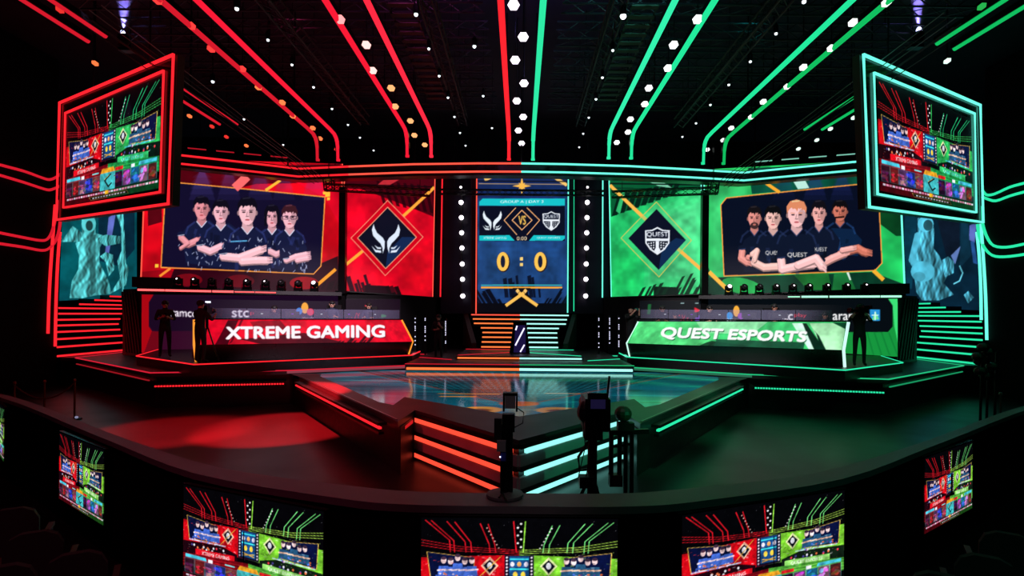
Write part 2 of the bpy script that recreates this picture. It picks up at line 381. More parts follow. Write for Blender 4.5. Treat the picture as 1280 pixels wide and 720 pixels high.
def guy(cv, M, hd, r, skin, hair, torso, arms, shirt=(20, 26, 60), style=0, beard=False, seed=0, name=None):
    """one member of a team portrait; hd head centre, r (rx, ry); M maps crop units to pixels"""
    g = random.Random(seed); hx, hy = hd; rx, ry = r
    sk2 = tuple(c * .62 for c in skin)
    cv.poly(M(*torso), shirt)
    k0 = abs(M((1, 0))[0][0] - M((0, 0))[0][0]); tx = sum(p[0] for p in torso)/len(torso); bot = max(p[1] for p in torso)
    hi = tuple(min(255, c * 1.9 + 12) for c in shirt); lo = tuple(c * .45 for c in shirt)
    for i in range(7):                             # soft folds
        x = tx + g.uniform(-.8, .8) * rx; y = hy + ry * g.uniform(1.9, 4.2)
        cv.line(M((x, y), (x + g.uniform(-22, 22), y + g.uniform(24, 60))), g.uniform(2, 5) , hi if i % 2 else lo, .4)
    for sx in (-1, 1): cv.line(M((hx + sx*rx*.9, hy + ry*1.25), (hx + sx*rx*1.8, hy + ry*1.75), (hx + sx*rx*2.1, hy + ry*2.4)), 2.4, hi, .55)
    nk = tuple(c * .86 for c in skin)
    cv.poly(M((hx - rx*.5, hy + ry*.5), (hx + rx*.5, hy + ry*.5), (hx + rx*.62, hy + ry*1.2), (hx, hy + ry*1.72), (hx - rx*.62, hy + ry*1.2)), nk)
    cv.poly(M((hx - rx*.45, hy + ry*.7), (hx + rx*.5, hy + ry*.6), (hx + rx*.55, hy + ry*1.1), (hx, hy + ry*1.1)), sk2, .8)
    cv.line(M((hx - rx*.66, hy + ry*1.18), (hx, hy + ry*1.76), (hx + rx*.66, hy + ry*1.18)), 1.0, (225, 225, 250) if style != 1 else (60, 70, 110))
    P = lambda x, y, a, b, c, al=1: cv.ell(*M((x, y))[0], a * abs(M((1, 0))[0][0] - M((0, 0))[0][0]), b * abs(M((0, 1))[0][1] - M((0, 0))[0][1]), c, al)
    P(hx - rx * .98, hy + ry*.05, rx*.16, ry*.2, sk2); P(hx + rx * .98, hy + ry*.05, rx*.16, ry*.2, sk2)
    cv.poly(M((hx-rx*.95, hy-ry*.5), (hx-rx*.6, hy-ry*.85), (hx+rx*.6, hy-ry*.85), (hx+rx*.95, hy-ry*.5), (hx+rx*.92, hy+ry*.2), (hx+rx*.62, hy+ry*.75), (hx+rx*.2, hy+ry), (hx-rx*.2, hy+ry), (hx-rx*.62, hy+ry*.75), (hx-rx*.92, hy+ry*.2)), skin)
    P(hx + rx*.55, hy + ry*.1, rx*.4, ry*.6, sk2, .5)
    if beard:
        P(hx, hy + ry*.72, rx*.62, ry*.34, hair, .8); P(hx, hy + ry*.62, rx*.25, ry*.1, (190, 110, 100))
    else: P(hx, hy + ry*.6, rx*.27, ry*.07, (190, 80, 90))
    for sx in (-1, 1):
        P(hx + sx*rx*.4, hy - ry*.02, rx*.2, ry*.06, (40, 20, 30)); cv.line(M((hx + sx*rx*.65, hy-ry*.17), (hx+sx*rx*.2, hy-ry*.15)), .8, hair)
    cv.line(M((hx, hy - ry*.05), (hx - rx*.1, hy + ry*.32)), .8, sk2); P(hx, hy + ry*.33, rx*.2, ry*.05, sk2)
    top = [(hx-rx*1.04, hy-ry*.1), (hx-rx*1.1, hy-ry*.7), (hx-rx*.7, hy-ry*1.15), (hx, hy-ry*1.3), (hx+rx*.8, hy-ry*1.1), (hx+rx*1.1, hy-ry*.6), (hx+rx*1.02, hy-ry*.1), (hx+rx*.85, hy-ry*.4), (hx+rx*.4, hy-ry*.62), (hx-rx*.1, hy-ry*.5), (hx-rx*.6, hy-ry*.62), (hx-rx*.85, hy-ry*.4)]
    cv.poly(M(*top), hair)
    for i in range(5): x = hx + rx * (-.7 + .35*i); cv.poly(M((x - rx*.22, hy - ry*.7), (x + rx*.22, hy - ry*.7), (x + g.uniform(-.2, .2)*rx, hy - ry*g.uniform(.28, .5))), hair)
    cv.line(M((hx - rx*.5, hy - ry*1.12), (hx + rx*.3, hy - ry*1.18)), 1.6, tuple(min(255, c * 1.6 + 26) for c in hair), .6)
    if style == 2:                                 # long hair
        for sx in (-1, 1): cv.poly(M((hx+sx*rx*.5, hy-ry*.8), (hx+sx*rx*1.15, hy-ry*.5), (hx+sx*rx*1.15, hy+ry*.9), (hx+sx*rx*.8, hy+ry*.9), (hx+sx*rx*.7, hy-ry*.2)), hair)
    for _ in range(24 if style != 1 else 0):       # pale strokes of the jersey print
        a = torso[0]; b = torso[len(torso)//2]; x = a[0] + (b[0]-a[0]) * g.random(); y = max(p[1] for p in torso) - (g.random() * ry * 2.9)
        cv.line(M((x, y), (x + g.uniform(-12, 12), y + g.uniform(8, 22))), .9, (190, 198, 235), .75)
    for ai, (pts, wd) in enumerate(arms):
        k = abs(M((1, 0))[0][0] - M((0, 0))[0][0])
        cv.limb(M(*[(x + 2, y + 5) for x, y in pts]), wd * k, sk2); cv.limb(M(*pts), wd * k * .86, skin); cv.limb(M(*[(x, y - wd*.16) for x, y in pts]), wd * k * .3, tuple(min(255, c*1.08 + 10) for c in skin), .7)
        (x, y), (x2, y2) = pts[-1], pts[-2]; L = math.hypot(x-x2, y-y2) or 1; ux, uy = (x-x2)/L, (y-y2)/L
        for q in range(4): cv.line(M((x + ux*wd*.2, y + (q-1.5)*wd*.22), (x + ux*wd*.8, y + uy*wd*.5 + (q-1.5)*wd*.2)), wd * k * .17, skin if q % 2 else nk)
        if ai: continue
        (x, y), (x2, y2) = pts[0], pts[1]; cv.ell(*M((x, y - wd*.5))[0], wd*k*.6, wd*k*.35, shirt); cv.line(M((x - wd*.5, y - wd*.2), (x + wd*.5, y - wd*.35)), 1, (220, 222, 245) if style != 1 else (50, 70, 120), .8)
    if name:
        cv.text(name, M((hx - rx*1.0, hy + ry*3.55))[0], M((hx + rx*1.15, hy + ry*3.55))[0], ry * .42 * k, (235, 230, 225), .02)

def horns(cv, M, cx, cy, s, col):                 # the horned-mask emblem
    for sx in (-1, 1):
        for H in ([(-.86,-1.0),(-.98,-.6),(-.90,-.2),(-.62,.12),(-.38,.36),(-.24,.66),(-.22,1.06),(-.10,.66),(-.08,.22),(-.22,-.04),(-.62,-.38),(-.78,-.7)],
                  [(-1.0,.52),(-.72,.80),(-.36,.84),(-.32,1.0),(-.72,.96)], [(-.80,.46),(-.56,.62),(-.34,.62),(-.36,.74),(-.60,.72)]):
            cv.poly(M(*[(cx - sx*x*s, cy + y*s) for x, y in H]), col)
def shield(cv, M, cx, cy, s, col, bg, word=True):
    out = [(-1,-.78),(-.45,-.82),(0,-1.05),(.45,-.82),(1,-.78),(.97,.25),(.6,.78),(0,1.2),(-.6,.78),(-.97,.25)]
    T = lambda L, f=1: M(*[(cx + x*s*f, cy + y*s*f) for x, y in L])
    cv.poly(T(out), col); cv.poly(T(out, .88), bg)
    a = M((cx-.86*s, cy-.22*s))[0]; b = M((cx+.86*s, cy-.22*s))[0]; k = abs(M((1, 0))[0][0] - M((0, 0))[0][0])
    cv.text('QUEST', a, b, .42*s*k, col, .03)
    cv.poly(T([(-.9,-.12),(.9,-.12),(.9,.08),(-.9,.08)]), col)
    cv.poly(T([(-.14,.08),(.14,.08),(.12,.6),(.26,.86),(0,1.1),(-.26,.86),(-.12,.6)]), col)
    for i in range(3):
        for sx in (-1, 1):
            for j in range(3):
                if i * .2 + j * .22 < .8: cv.ell(*M((cx + sx*(.3+.2*i)*s, cy + (.22+.2*j+.03*i)*s))[0], .06*s*k, .06*s*k, col, n=8)
# ------------------------------------------------------------------ the broadcast picture shown on every monitor
def broadcast(W=300, H=172):
    cv = Canvas(W, H, bg=(4, 4, 7)); g = random.Random(4)
    R, G = (240, 24, 40), (150, 232, 70)
    for i in range(70): cv.ell(g.random(), g.random() * .26, .0012, .002, (200, 200, 210), g.random(), n=6)
    for a in (.02, .05, .13, .17, .30, .34):       # ceiling strips
        cv.line([(a, .02 + a*.1), (a*.72 + .13, .2 + .12*a), (a*.72 + .135, .31)], .005, R)
        cv.line([(1-a*.98, .03 + a*.1), (.87-a*.72, .2 + .12*a), (.865-a*.72, .31)], .005, (120, 236, 130))
    cv.line([(.47, .03), (.485, .31)], .006, R); cv.line([(.53, .03), (.52, .31)], .006, G)
    for i in range(7):
        cv.ell(.5 + .008 * (-1) ** i, .05 + i * .035, .006, .009, (255, 255, 255)); cv.ell(.335 + .01*i, .09 + i*.03, .004, .006, (255, 200, 190)); cv.ell(.665 - .01*i, .09 + i*.03, .004, .006, (255, 255, 250))
    for k in range(3):
        cv.line([(0, .20 + .025*k), (.2, .26 + .02*k), (.5, .29 + .015*k)], .005, R, .9); cv.line([(1, .20 + .025*k), (.8, .26 + .02*k), (.5, .29 + .015*k)], .005, (190, 240, 90), .9)
    cv.poly([(.0, .36), (.5, .33), (.5, .62), (0, .64)], (214, 10, 24)); cv.poly([(1, .36), (.5, .33), (.5, .62), (1, .64)], (128, 214, 52))
    for q in ([(.03, .31), (.27, .36), (.27, .53), (.05, .55)], [(.97, .31), (.73, .36), (.73, .53), (.96, .55)]):
        cv.poly(q, (8, 16, 56)); cv.line(q, .004, (250, 200, 90), closed=True)
    for i in range(5):
        for s in (-1, 1):
            x = .5 + s * (.385 - .036 * i) ; y = .385 + .012 * (2 - abs(i - 2)) * -1 + (.02 if i % 2 else 0)
            cv.poly([(x-.03, .53), (x-.024, y+.05), (x+.024, y+.05), (x+.03, .53)], (70, 110, 215) if s < 0 else (40, 90, 130))
            cv.ell(x, y, .014, .03, (250, 214, 214)); cv.ell(x, y - .02, .014, .015, (60, 40, 60)); cv.line([(x-.03, .475), (x+.03, .465)], .014, (244, 220, 236) if s < 0 else (246, 196, 170))
    for s, c in ((-1, (250, 190, 160)), (1, (240, 250, 180))):
        x = .5 + s * .15; cv.poly([(x-.045, .43), (x, .35), (x+.045, .43), (x, .52)], c); cv.poly([(x-.033, .43), (x, .375), (x+.033, .43), (x, .50)], (12, 18, 34)); cv.ell(x, .43, .013, .03, (240, 240, 250))
    cv.line([(.28, .56), (.41, .34)], .005, (255, 190, 60)); 
    cv.poly([(.425, .335), (.575, .335), (.575, .62), (.425, .62)], (20, 14, 40)); cv.poly([(.45, .345), (.55, .345), (.55, .60), (.45, .60)], (24, 74, 130))
    for y in (.37, .46): cv.line([(.455, y), (.545, y)], .012, (60, 220, 230))
    for x in (.465, .5, .535): cv.ell(x, .415, .011, .022, (230, 220, 240) if x != .5 else (230, 160, 90))
    for x in (.48, .52): cv.ell(x, .51, .012, .027, (250, 210, 70))
    cv.line([(.46, .585), (.54, .56)], .008, (250, 190, 60)); cv.line([(.46, .56), (.54, .585)], .008, (250, 190, 60))
    for i in range(9):
        for x in (.437, .563): cv.ell(x, .355 + i*.03, .005, .009, (250, 240, 255))
    cv.poly([(0, .58), (.3, .55), (.42, .60), (.42, .70), (0, .70)], (30, 4, 14)); cv.poly([(1, .58), (.7, .55), (.58, .60), (.58, .70), (1, .70)], (16, 30, 20))
    cv.line([(.05, .555), (.33, .545)], .012, (210, 210, 240)); cv.line([(.95, .555), (.67, .545)], .012, (190, 230, 220))
    for i in range(26):
        s = -1 if i % 2 else 1; x = .5 + s * g.uniform(.14, .46); cv.ell(x, g.uniform(.59, .63), .007, .012, g.choice([(240, 60, 80), (230, 230, 240), (80, 70, 160), (240, 120, 70)]))
    cv.poly([(.1, .64), (.4, .62), (.40, .69), (.1, .71)], (226, 16, 32)); cv.text('XTREME GAMING', (.15, .69), (.36, .678), .035, (255, 255, 255), .02, up=(0, -.036))
    cv.poly([(.9, .64), (.6, .62), (.60, .69), (.9, .71)], (150, 226, 110)); cv.text('QUEST ESPORTS', (.64, .678), (.85, .69), .035, (255, 255, 255), .02, up=(0, -.036))
    cv.poly([(.0, .71), (.5, .66), (.5, .80), (0, .85)], (120, 8, 20)); cv.poly([(1, .71), (.5, .66), (.5, .80), (1, .85)], (70, 150, 50))
    for k in range(4): cv.line([(.5, .69 + .03*k), (1, .74 + .03*k)], .004, (170, 250, 110), .8); cv.line([(.5, .69 + .03*k), (0, .74 + .03*k)], .004, (250, 40, 50), .7)
    cv.poly([(.02, .715), (.18, .715), (.19, .75), (.02, .75)], (70, 190, 214)); cv.poly([(.98, .715), (.82, .715), (.81, .75), (.98, .75)], (70, 190, 214))
    for x in (.2, .74): cv.poly([(x, .72), (x+.035, .72), (x+.035, .755), (x, .755)], (230, 225, 250))
    cv.poly([(.58, .715), (.66, .715), (.66, .745), (.58, .745)], (236, 30, 40)); cv.line([(.5, .73), (.57, .73)], .008, (240, 240, 240)); cv.line([(.33, .73), (.4, .73)], .01, (110, 230, 240))
    cv.poly([(.42, .75), (.44, .70), (.56, .70), (.58, .75)], (246, 170, 40))
    cols = [(90, 30, 60), (190, 40, 50), (150, 90, 170), (50, 80, 200), (200, 80, 90), None, (60, 20, 70), (190, 100, 190), (40, 150, 214), (220, 150, 190), (120, 50, 50)]
    x = .015
    for i, c in enumerate(cols):                   # pick cards: soft colour patches only
        wd = .16 if c is None else .081
        if c is None:
            cv.poly([(x, .745), (x+wd, .745), (x+wd, .915), (x, .915)], (66, 186, 192)); cv.line([(x+.115, .765), (x+.05, .82), (x+.09, .885), (x+.125, .855)], .014, (14, 30, 34))
            cv.line([(x+.045, .81), (x+.1, .77)], .005, (220, 190, 90))
        else:
            cv.poly([(x, .76), (x+wd-.006, .76), (x+wd-.006, .905), (x, .905)], tuple(q*.55 for q in c))
            for _ in range(9): cv.ell(x + g.uniform(.015, .06), g.uniform(.785, .885), g.uniform(.006, .018), g.uniform(.012, .035), tuple(min(255, q * g.uniform(.5, 1.6)) for q in c), .8, rot=g.random() * 3)
        cv.line([(x, .76), (x+wd-.006, .76), (x+wd-.006, .905), (x, .905)], .002, (90, 200, 210), .7, closed=True); x += wd
    cv.poly([(0, .915), (.5, .915), (.5, 1), (0, 1)], (70, 4, 12)); cv.poly([(.5, .915), (1, .915), (1, 1), (.5, 1)], (24, 70, 20))
    for i in range(34):
        xx = .03 + i * .0285; cv.line([(xx, .935), (xx + .016, .935)], .018, (250, 150, 190) if i % 3 else (240, 230, 250), .85)
    cv.poly([(.475, .92), (.515, .92), (.515, .955), (.475, .955)], (246, 180, 40))
    cv.poly([(.30, .957), (.70, .957), (.72, .988), (.32, .988)], (14, 8, 12)); cv.line([(.30, .957), (.70, .957), (.72, .988), (.32, .988)], .002, (240, 200, 90), closed=True)
    for i in range(12): cv.line([(.34 + i*.03, .973), (.355 + i*.03, .973)], .009, (220, 220, 225), .9)
    for i in range(420):
        x, y = g.random(), g.uniform(.30, .72); al = g.uniform(.2, .7)
        base = (255, 60, 60) if x < .5 else (190, 255, 120)
        cv.line([(x, y), (x + g.uniform(-.02, .02), y + g.uniform(-.006, .006))], g.uniform(.002, .006), g.choice([base, (8, 6, 12), (8, 6, 12), (250, 240, 250)]), al * (.6 if abs(x-.5) < .07 else 1))
    for i in range(60): x = g.uniform(.05, .29); s_ = g.choice((0, 1)); cv.ell(x if s_ else 1-x, g.uniform(.50, .56), .006, .008, g.choice([(250, 220, 240), (80, 120, 240), (250, 120, 60), (120, 60, 160)]), .8, n=7)
    cv.grain(.4, 9, 77)
    return cv
BC = broadcast()
BCM = screen_mesh('display', [(0, 0, 0), (1, 0, 0), (1, 0, 1), (0, 0, 1)], BC, None, 1.0).data
for o in [o for o in bpy.data.objects if o.data == BCM]: bpy.data.objects.remove(o)
BCG = Canvas(BC.W, BC.H); BCG.a = BC.a.copy(); _g = (BCG.a[..., 1] > BCG.a[..., 0] * 1.05) & (BCG.a[..., 1] > BCG.a[..., 2]); BCG.a[..., 0][_g] *= .35; BCG.a[..., 2][_g] = np.maximum(BCG.a[..., 2][_g], BCG.a[..., 1][_g] * .42); BCG.a[..., 1][_g] *= .88
BCM2 = screen_mesh('display', [(0, 0, 0), (1, 0, 0), (1, 0, 1), (0, 0, 1)], BCG, None, 1.0).data
for o in [o for o in bpy.data.objects if o.data == BCM2]: bpy.data.objects.remove(o)
def broadcast_on(parent, bl, br, tr, tl, mesh=None):
    """unit-square picture mesh laid on a parallelogram"""
    o = bpy.data.objects.new('display', mesh or BCM); COL.objects.link(o); o.parent = parent; o['_w'] = list(parent['_w'])
    bl, br, tr, tl = [Vector(q) - Vector(parent['_w']) for q in (bl, br, tr, tl)]
    ex = ((br - bl) + (tr - tl)) / 2; ez = ((tl - bl) + (tr - br)) / 2; O = (bl + br + tr + tl) / 4 - (ex + ez) / 2
    n = ex.cross(ez).normalized()
    o.matrix_parent_inverse.identity(); M = Matrix.Identity(4); M.col[0][:3] = ex; M.col[1][:3] = -n; M.col[2][:3] = ez; M.col[3][:3] = O
    o.matrix_local = M
    return o

# ------------------------------------------------------------------ room
S = lambda o, **k: tag(o, kind='structure')
ring = [(0, 5.15), (1.0, 5.17), (1.75, 5.35), (3.5, 6.1), (5.4, 7.5), (6.85, 8.6), (8.3, 9.72), (9.7, 10.75), (11.2, 11.7), (13.6, 12.7), (17, 13.6)]
def smooth(P, k=4):
    out = []
    for i in range(len(P) - 1):
        p0 = P[max(i-1, 0)]; p1 = P[i]; p2 = P[i+1]; p3 = P[min(i+2, len(P)-1)]
        for j in range(k):
            t = j / k; out.append(tuple(.5 * ((2*p1[c]) + (-p0[c]+p2[c])*t + (2*p0[c]-5*p1[c]+4*p2[c]-p3[c])*t*t + (-p0[c]+3*p1[c]-3*p2[c]+p3[c])*t**3) for c in range(len(p1))))
    return out + [tuple(P[-1])]
full = [mir(p) for p in reversed(ring[1:])] + ring
curve = smooth(full, 4)
def offs(P, d):
    out = []
    for i, p in enumerate(P):
        a = P[max(i-1, 0)]; q = P[min(i+1, len(P)-1)]; tx, ty = q[0]-a[0], q[1]-a[1]; L = math.hypot(tx, ty); out.append((p[0] - ty/L*d, p[1] + tx/L*d))
    return out
inner = offs(curve, .02)
b = MB(); b.prism([(-17.2, 14), *inner, (17.2, 14), (17.2, 28), (-17.2, 28)], -.08, 0); S(b.build('floor', FLOORM))
b = MB(); b.prism([(-17.2, -2), (17.2, -2), (17.2, 19), (-17.2, 19)], -.75, -.65); S(b.build('floor', pm('seating_floor', (16, 12, 14), .85, spec=.1)))
b = MB()
for i in range(len(curve) - 1):
    a, c = curve[i], curve[i+1]; o_ = offs(curve, .13); a2, c2 = o_[i], o_[i+1]
    b.add([(a[0], a[1], -.65), (c[0], c[1], -.65), (c[0], c[1], .88), (a[0], a[1], .88), (a2[0], a2[1], -.65), (c2[0], c2[1], -.65), (c2[0], c2[1], .88), (a2[0], a2[1], .88)], [(0,1,2,3), (5,4,7,6), (3,2,6,7)])
S(b.build('wall_front', pm('front_wall_black', (9, 8, 10), .9, spec=.05)))
b = MB(); fo = offs(curve, -.035)
bw = lambda x: .34 if abs(x) < 1.5 else .34 - (abs(x) - 1.5) * .05 if abs(x) < 5.5 else .14
bo = [(p[0] + (q_[0]-p[0])*bw(p[0]), p[1] + (q_[1]-p[1])*bw(p[0])) for p, q_ in zip(curve, offs(curve, 1.0))]
for i in range(len(curve) - 1):
    a, c, c2, a2 = fo[i], fo[i+1], bo[i+1], bo[i]
    b.add([(*p, z) for z in (.87, .94) for p in (a, c, c2, a2)], [(0,3,2,1), (4,5,6,7), (0,1,5,4), (2,3,7,6)])
S(b.build('trim_1', LEDGE))
b = MB(); b.box((0, 13, 11.6), (40, 34, .1)); S(b.build('ceiling', pm('ceiling_dark', (64, 58, 72), .9, noise=.05, scale=1.5, spec=.1)))
b = MB(); b.box((-16.42, 8.9, 5.4), (.1, 21.8, 12.2)); wl = S(b.build('wall_left', DARKW))
b = MB(); b.box((16.42, 8.9, 5.4), (.1, 21.8, 12.2)); wr = S(b.build('wall_right', DARKW))
b = MB(); b.box((0, 28.6, 5.4), (41, .2, 12.4)); S(b.build('wall_back', DARKW))
# alcoves that hold the side stairs
b = MB(); b.box((-20.6, 24.4, 5.4), (.2, 8.4, 12.2)); S(b.build('wall_left_alcove', DARKW))
b = MB(); b.box((20.6, 24.4, 5.4), (.2, 8.4, 12.2)); S(b.build('wall_right_alcove', DARKW))

# neon lines that run along the side walls
def wline(pts, X, r, mat, parent):
    P = []
    for x, y in pts:
        u, v = uvp(x, y); Y = X / u; P.append((X, Y, CAMZ + v * Y))
    MB().tube(smooth(P, 3), r, 6).build('neon_line', mat, parent)
LN = [[(-12, 202), (0, 206), (30, 214), (52, 222), (62, 224.5), (71, 221), (77, 216)], [(-12, 215), (0, 219), (30, 228), (56, 236.5), (64, 237), (73, 233.5), (77, 231)],
      [(-12, 288), (0, 291), (30, 297), (50, 300.5), (59, 299), (65, 290), (69, 274), (71, 262), (72, 250)], [(-12, 302), (0, 304.5), (30, 309), (52, 313), (62, 310), (70, 300), (74, 287), (75.5, 272), (76, 260)],
      [(69, 256), (66.5, 290), (63, 340), (61, 380), (60, 417)], [(75, 290), (72, 330), (70, 380), (69, 433)]]
for i, l in enumerate(LN): wline(l, -16.33, .045, ER if i > 3 else ERD, wl)
RN = [[(1292, 226), (1280, 229), (1262, 234), (1243, 242.5), (1233, 243.5), (1228, 238)], [(1292, 238), (1280, 240), (1262, 245), (1245, 251), (1235, 249), (1228, 246)],
      [(1292, 302), (1280, 305), (1258, 309), (1242, 307), (1234, 297), (1229, 283), (1227, 270), (1226, 258)], [(1292, 315), (1280, 318), (1255, 321), (1240, 319), (1230, 309), (1224, 295), (1222, 282), (1221, 268)],
      [(1225.5, 270), (1229, 320), (1232, 370), (1233.5, 425)], [(1221, 290), (1224, 320), (1226, 360), (1226.5, 400)]]
for i, l in enumerate(RN): wline(l, 16.33, .045, EGC if i > 3 else EG, wr)

# ------------------------------------------------------------------ stage decks
st = empty('stage', (0, 14, 0), 'black angular main stage with a pointed front prow and glossy picture floor', 'stage')
tongue = [(-6.1, 15.5), (-2.0, 9.25), (-1.93, 10.35), (0, 7.95), (1.93, 10.35), (2.0, 9.25), (6.1, 15.5)]
inn = [(-5.6, 15.7), (-2.82, 11.25), (-2.45, 10.9), (-2.45, 11.95), (0, 9.8), (2.45, 11.95), (2.45, 10.9), (2.82, 11.25), (5.6, 15.7)]
outr = [(-6.1, 15.5), (-2.5, 10.03), (-2.0, 9.25), (-1.93, 10.35), (0, 7.95), (1.93, 10.35), (2.0, 9.25), (2.5, 10.03), (6.1, 15.5)]
b = MB(); z1, z0 = .9, .80
for i in range(len(outr) - 1):
    a, c, d, e = outr[i], outr[i+1], inn[i+1], inn[i]
    b.add([(*p, z) for z in (z0, z1) for p in (a, c, d, e)], [(0,3,2,1), (4,5,6,7), (0,1,5,4), (2,3,7,6)])
for s in (-1, 1): b.add([(s*6.1, 15.5, z1), (s*5.6, 15.7, z1), (s*5.75, 16.25, z1), (s*6.75, 16.35, z1)], [(3, 2, 1, 0) if s < 0 else (0, 1, 2, 3)])
b.build('front_deck', DECK, st)
b = MB(); b.prism([(-6.6, 16.3), (-6.05, 15.55), (-1.97, 9.35), (-1.93, 10.38), (0, 8.0), (1.93, 10.38), (1.97, 9.35), (6.05, 15.55), (6.6, 16.3), (6.6, 17.6), (-6.6, 17.6)], 0, .79); b.build('front_base', BLK, st)
# prow: three light bars on each face with dark channels between riser boards
for s, me_, gl in ((-1, em((255, 74, 52), 1.3), 'red'), (1, em((150, 255, 242), 1.2), 'green')):
    A = Vector((s*1.93, 10.35, 0)); B = Vector((0, 7.95, 0)); d = (B - A).normalized(); n = Vector((s*-d.y*s, d.x*s, 0)); n = Vector((-(B-A).y, (B-A).x, 0)).normalized()
    if n.y > 0: n = -n
    for z in (.74, .42, .10):
        MB().bar(A + d*.10 + n*.03 + Vector((0, 0, z)), B - d*.12 + n*.03 + Vector((0, 0, z)), .05, .075).build('light_bar', me_, st)
        MB().bar(A + d*.02 + n*.0 + Vector((0, 0, z + .07)), B - d*.0 + n*.0 + Vector((0, 0, z + .07)), .10, .07).build('dark_channel', BLK, st)
        if z > .2: MB().bar(A + d*.02 + n*.0 + Vector((0, 0, z - .155)), B + n*0 + Vector((0, 0, z - .155)), .06, .2).build('riser_board', RISER, st)
    # return face glow piece and tongue side rails
    MB().bar((s*1.99, 9.42, .72), (s*1.95, 10.2, .72), .04, .06).build('light_bar', em((200, 26, 30) if s < 0 else (30, 150, 90), 1), st)
    a = Vector((s*5.95, 15.3, .70)); c = Vector((s*2.28, 9.75, .70)); n2 = Vector((s*.83, -.55, 0))
    MB().bar(a + n2*.14, c + n2*.14, .05, .035).build('light_rail', ER if s < 0 else EG, st)
    MB().bar(a + n2*.10 + Vector((0, 0, .07)), c + n2*.10 + Vector((0, 0, .07)), .16, .05).build('rail_cap', BLK, st)
    MB().bar(a + n2*.12 + Vector((0, 0, -.09)), c + n2*.12 + Vector((0, 0, -.09)), .1, .04).build('rail_cap', BLKG, st)
    MB().bar((s*6.02, 15.48, .905), (s*2.05, 9.4, .905), .03, .012).build('edge_trim', CHROME, st)
# side decks
side = [(-16.3, 19.9), (-15.7, 19.8), (-10.05, 15.25), (-6.7, 16.15), (-3.62, 18.0), (-3.62, 28), (-16.3, 28)]
for s in (-1, 1):
    P = [(p[0]*-s, p[1]) for p in side]; E_ = ER if s < 0 else EG
    MB().prism(P, .88, 1.0).build('side_deck', DECK, st)
    Q = [(P[0][0], P[0][1]), (P[1][0]-s*.05, P[1][1]+.15), (P[2][0], P[2][1]+.25), (P[3][0], P[3][1]+.2), (P[4][0], P[4][1]+.2), P[5], P[6]]
    MB().prism(Q, 0, .88).build('side_base', BLK, st)
    MB().tube([(p[0], p[1]-.01, 1.0) for p in P[1:5]], .022, 4).build('edge_light', em((214, 30, 52), 1) if s < 0 else em((36, 196, 128), 1), st)
    MB().tube([(P[1][0], P[1][1]+.05, 1.0), (s*16.0, 22.8, 1.0)], .025, 4).build('edge_light', em((214, 30, 52), 1) if s < 0 else em((36, 196, 128), 1), st)
    MB().bar((P[3][0], P[3][1]-.012, .95), (P[4][0], P[4][1]-.012, .95), .02, .07).build('riser_strip', em((150, 70, 84) if s < 0 else (50, 120, 90), .8), st)
    b = MB(); a = Vector((P[2][0]*.995, P[2][1]+.14, .62)); c = Vector((P[3][0]*1.01, P[3][1]+.03, .62)); N = 46       # dotted row on the front face
    for i in range(N):
        p = a + (c - a) * ((i + .5) / N); b.box(p + Vector((0, -.06, 0)), (.045, .03, .04))
    tag(b.build('dot_light_row', E_, st), kind='stuff')
    MB().bar(a + Vector((0, .02, .07)), c + Vector((0, .02, .07)), .16, .03).build('rail_cap', BLK, st)
    MB().bar(a + Vector((0, .02, -.07)), c + Vector((0, .02, -.07)), .16, .03).build('rail_cap', BLK, st)
    MB().bar((P[1][0]*1.0, P[1][1]+.05, .78), (P[2][0]*1.03, P[2][1]+.4, .74), .04, .03).build('edge_light', em((150, 20, 30) if s < 0 else (26, 150, 96), 1), st)
# picture floor between the decks
cv = Canvas(230, 170, mp=lambda P: np.stack([(P[:, 0] + 6.4) / 12.8, (P[:, 1] - 9.6) / 8.1], 1), bg=(6, 96, 120))
g = random.Random(9)
for i in range(130):
    x = g.uniform(-6, 6); y = g.uniform(9.6, 17.3); L = g.uniform(.4, 1.8); h = g.uniform(.05, .3)
    c = g.choice([(10, 150, 170), (0, 60, 84), (20, 175, 185), (4, 40, 60), (6, 110, 140)])
    if x < -2.6 and g.random() < .35: c = (110, 44, 58)
    if x > 2.9 and g.random() < .4: c = (10, 170, 130)
    cv.poly([(x-L, y), (x-L*.4, y+h), (x+L, y+h*.3), (x+L*.3, y-h)], c, .55)
cv.poly([(-5.0, 17.3), (5.0, 17.3), (0, 11.0)], (3, 22, 34), .92)
for i in range(30):
    f = i / 29; x = -5.0 + 10 * f; cv.line([(x, 17.3), (0 + (x) * .12, 11.1)], .035, (20, 150, 176), .8)
for i in range(24):
    y = 11.1 + 6.2 * i / 23; wd = 5.0 * (y - 11) / 6.3; cv.line([(-wd, y), (wd, y)], .05, (26, 170, 190), .7)
cv.line([(-5.0, 17.3), (0, 11.0), (5.0, 17.3)], .06, (150, 60, 40))
cv.ell(0, 11.3, .42, .3, (190, 80, 30)); 
for s in (-1, 1):
    cv.ell(s*.72, 10.55, .42, .36, (222, 150, 60)); cv.ell(s*.72, 10.5, .2, .16, (120, 60, 20))
for k in range(2): cv.line([(-1.8 + .1*k, 12.6 - .42*k), (-.45 - .5*k, 12.6 - .42*k)], .12, (240, 160, 60)); 
cv.line([(.6, 12.8), (2.0, 12.8)], .08, (210, 150, 90))
cv.grain(.5, 24, 3, 3)
fd = screen_mesh('floor_display', [(-6.4, 9.6, .884), (6.4, 9.6, .884), (6.4, 17.7, .884), (-6.4, 17.7, .884)], cv, st, .5, gloss=True)
import bmesh
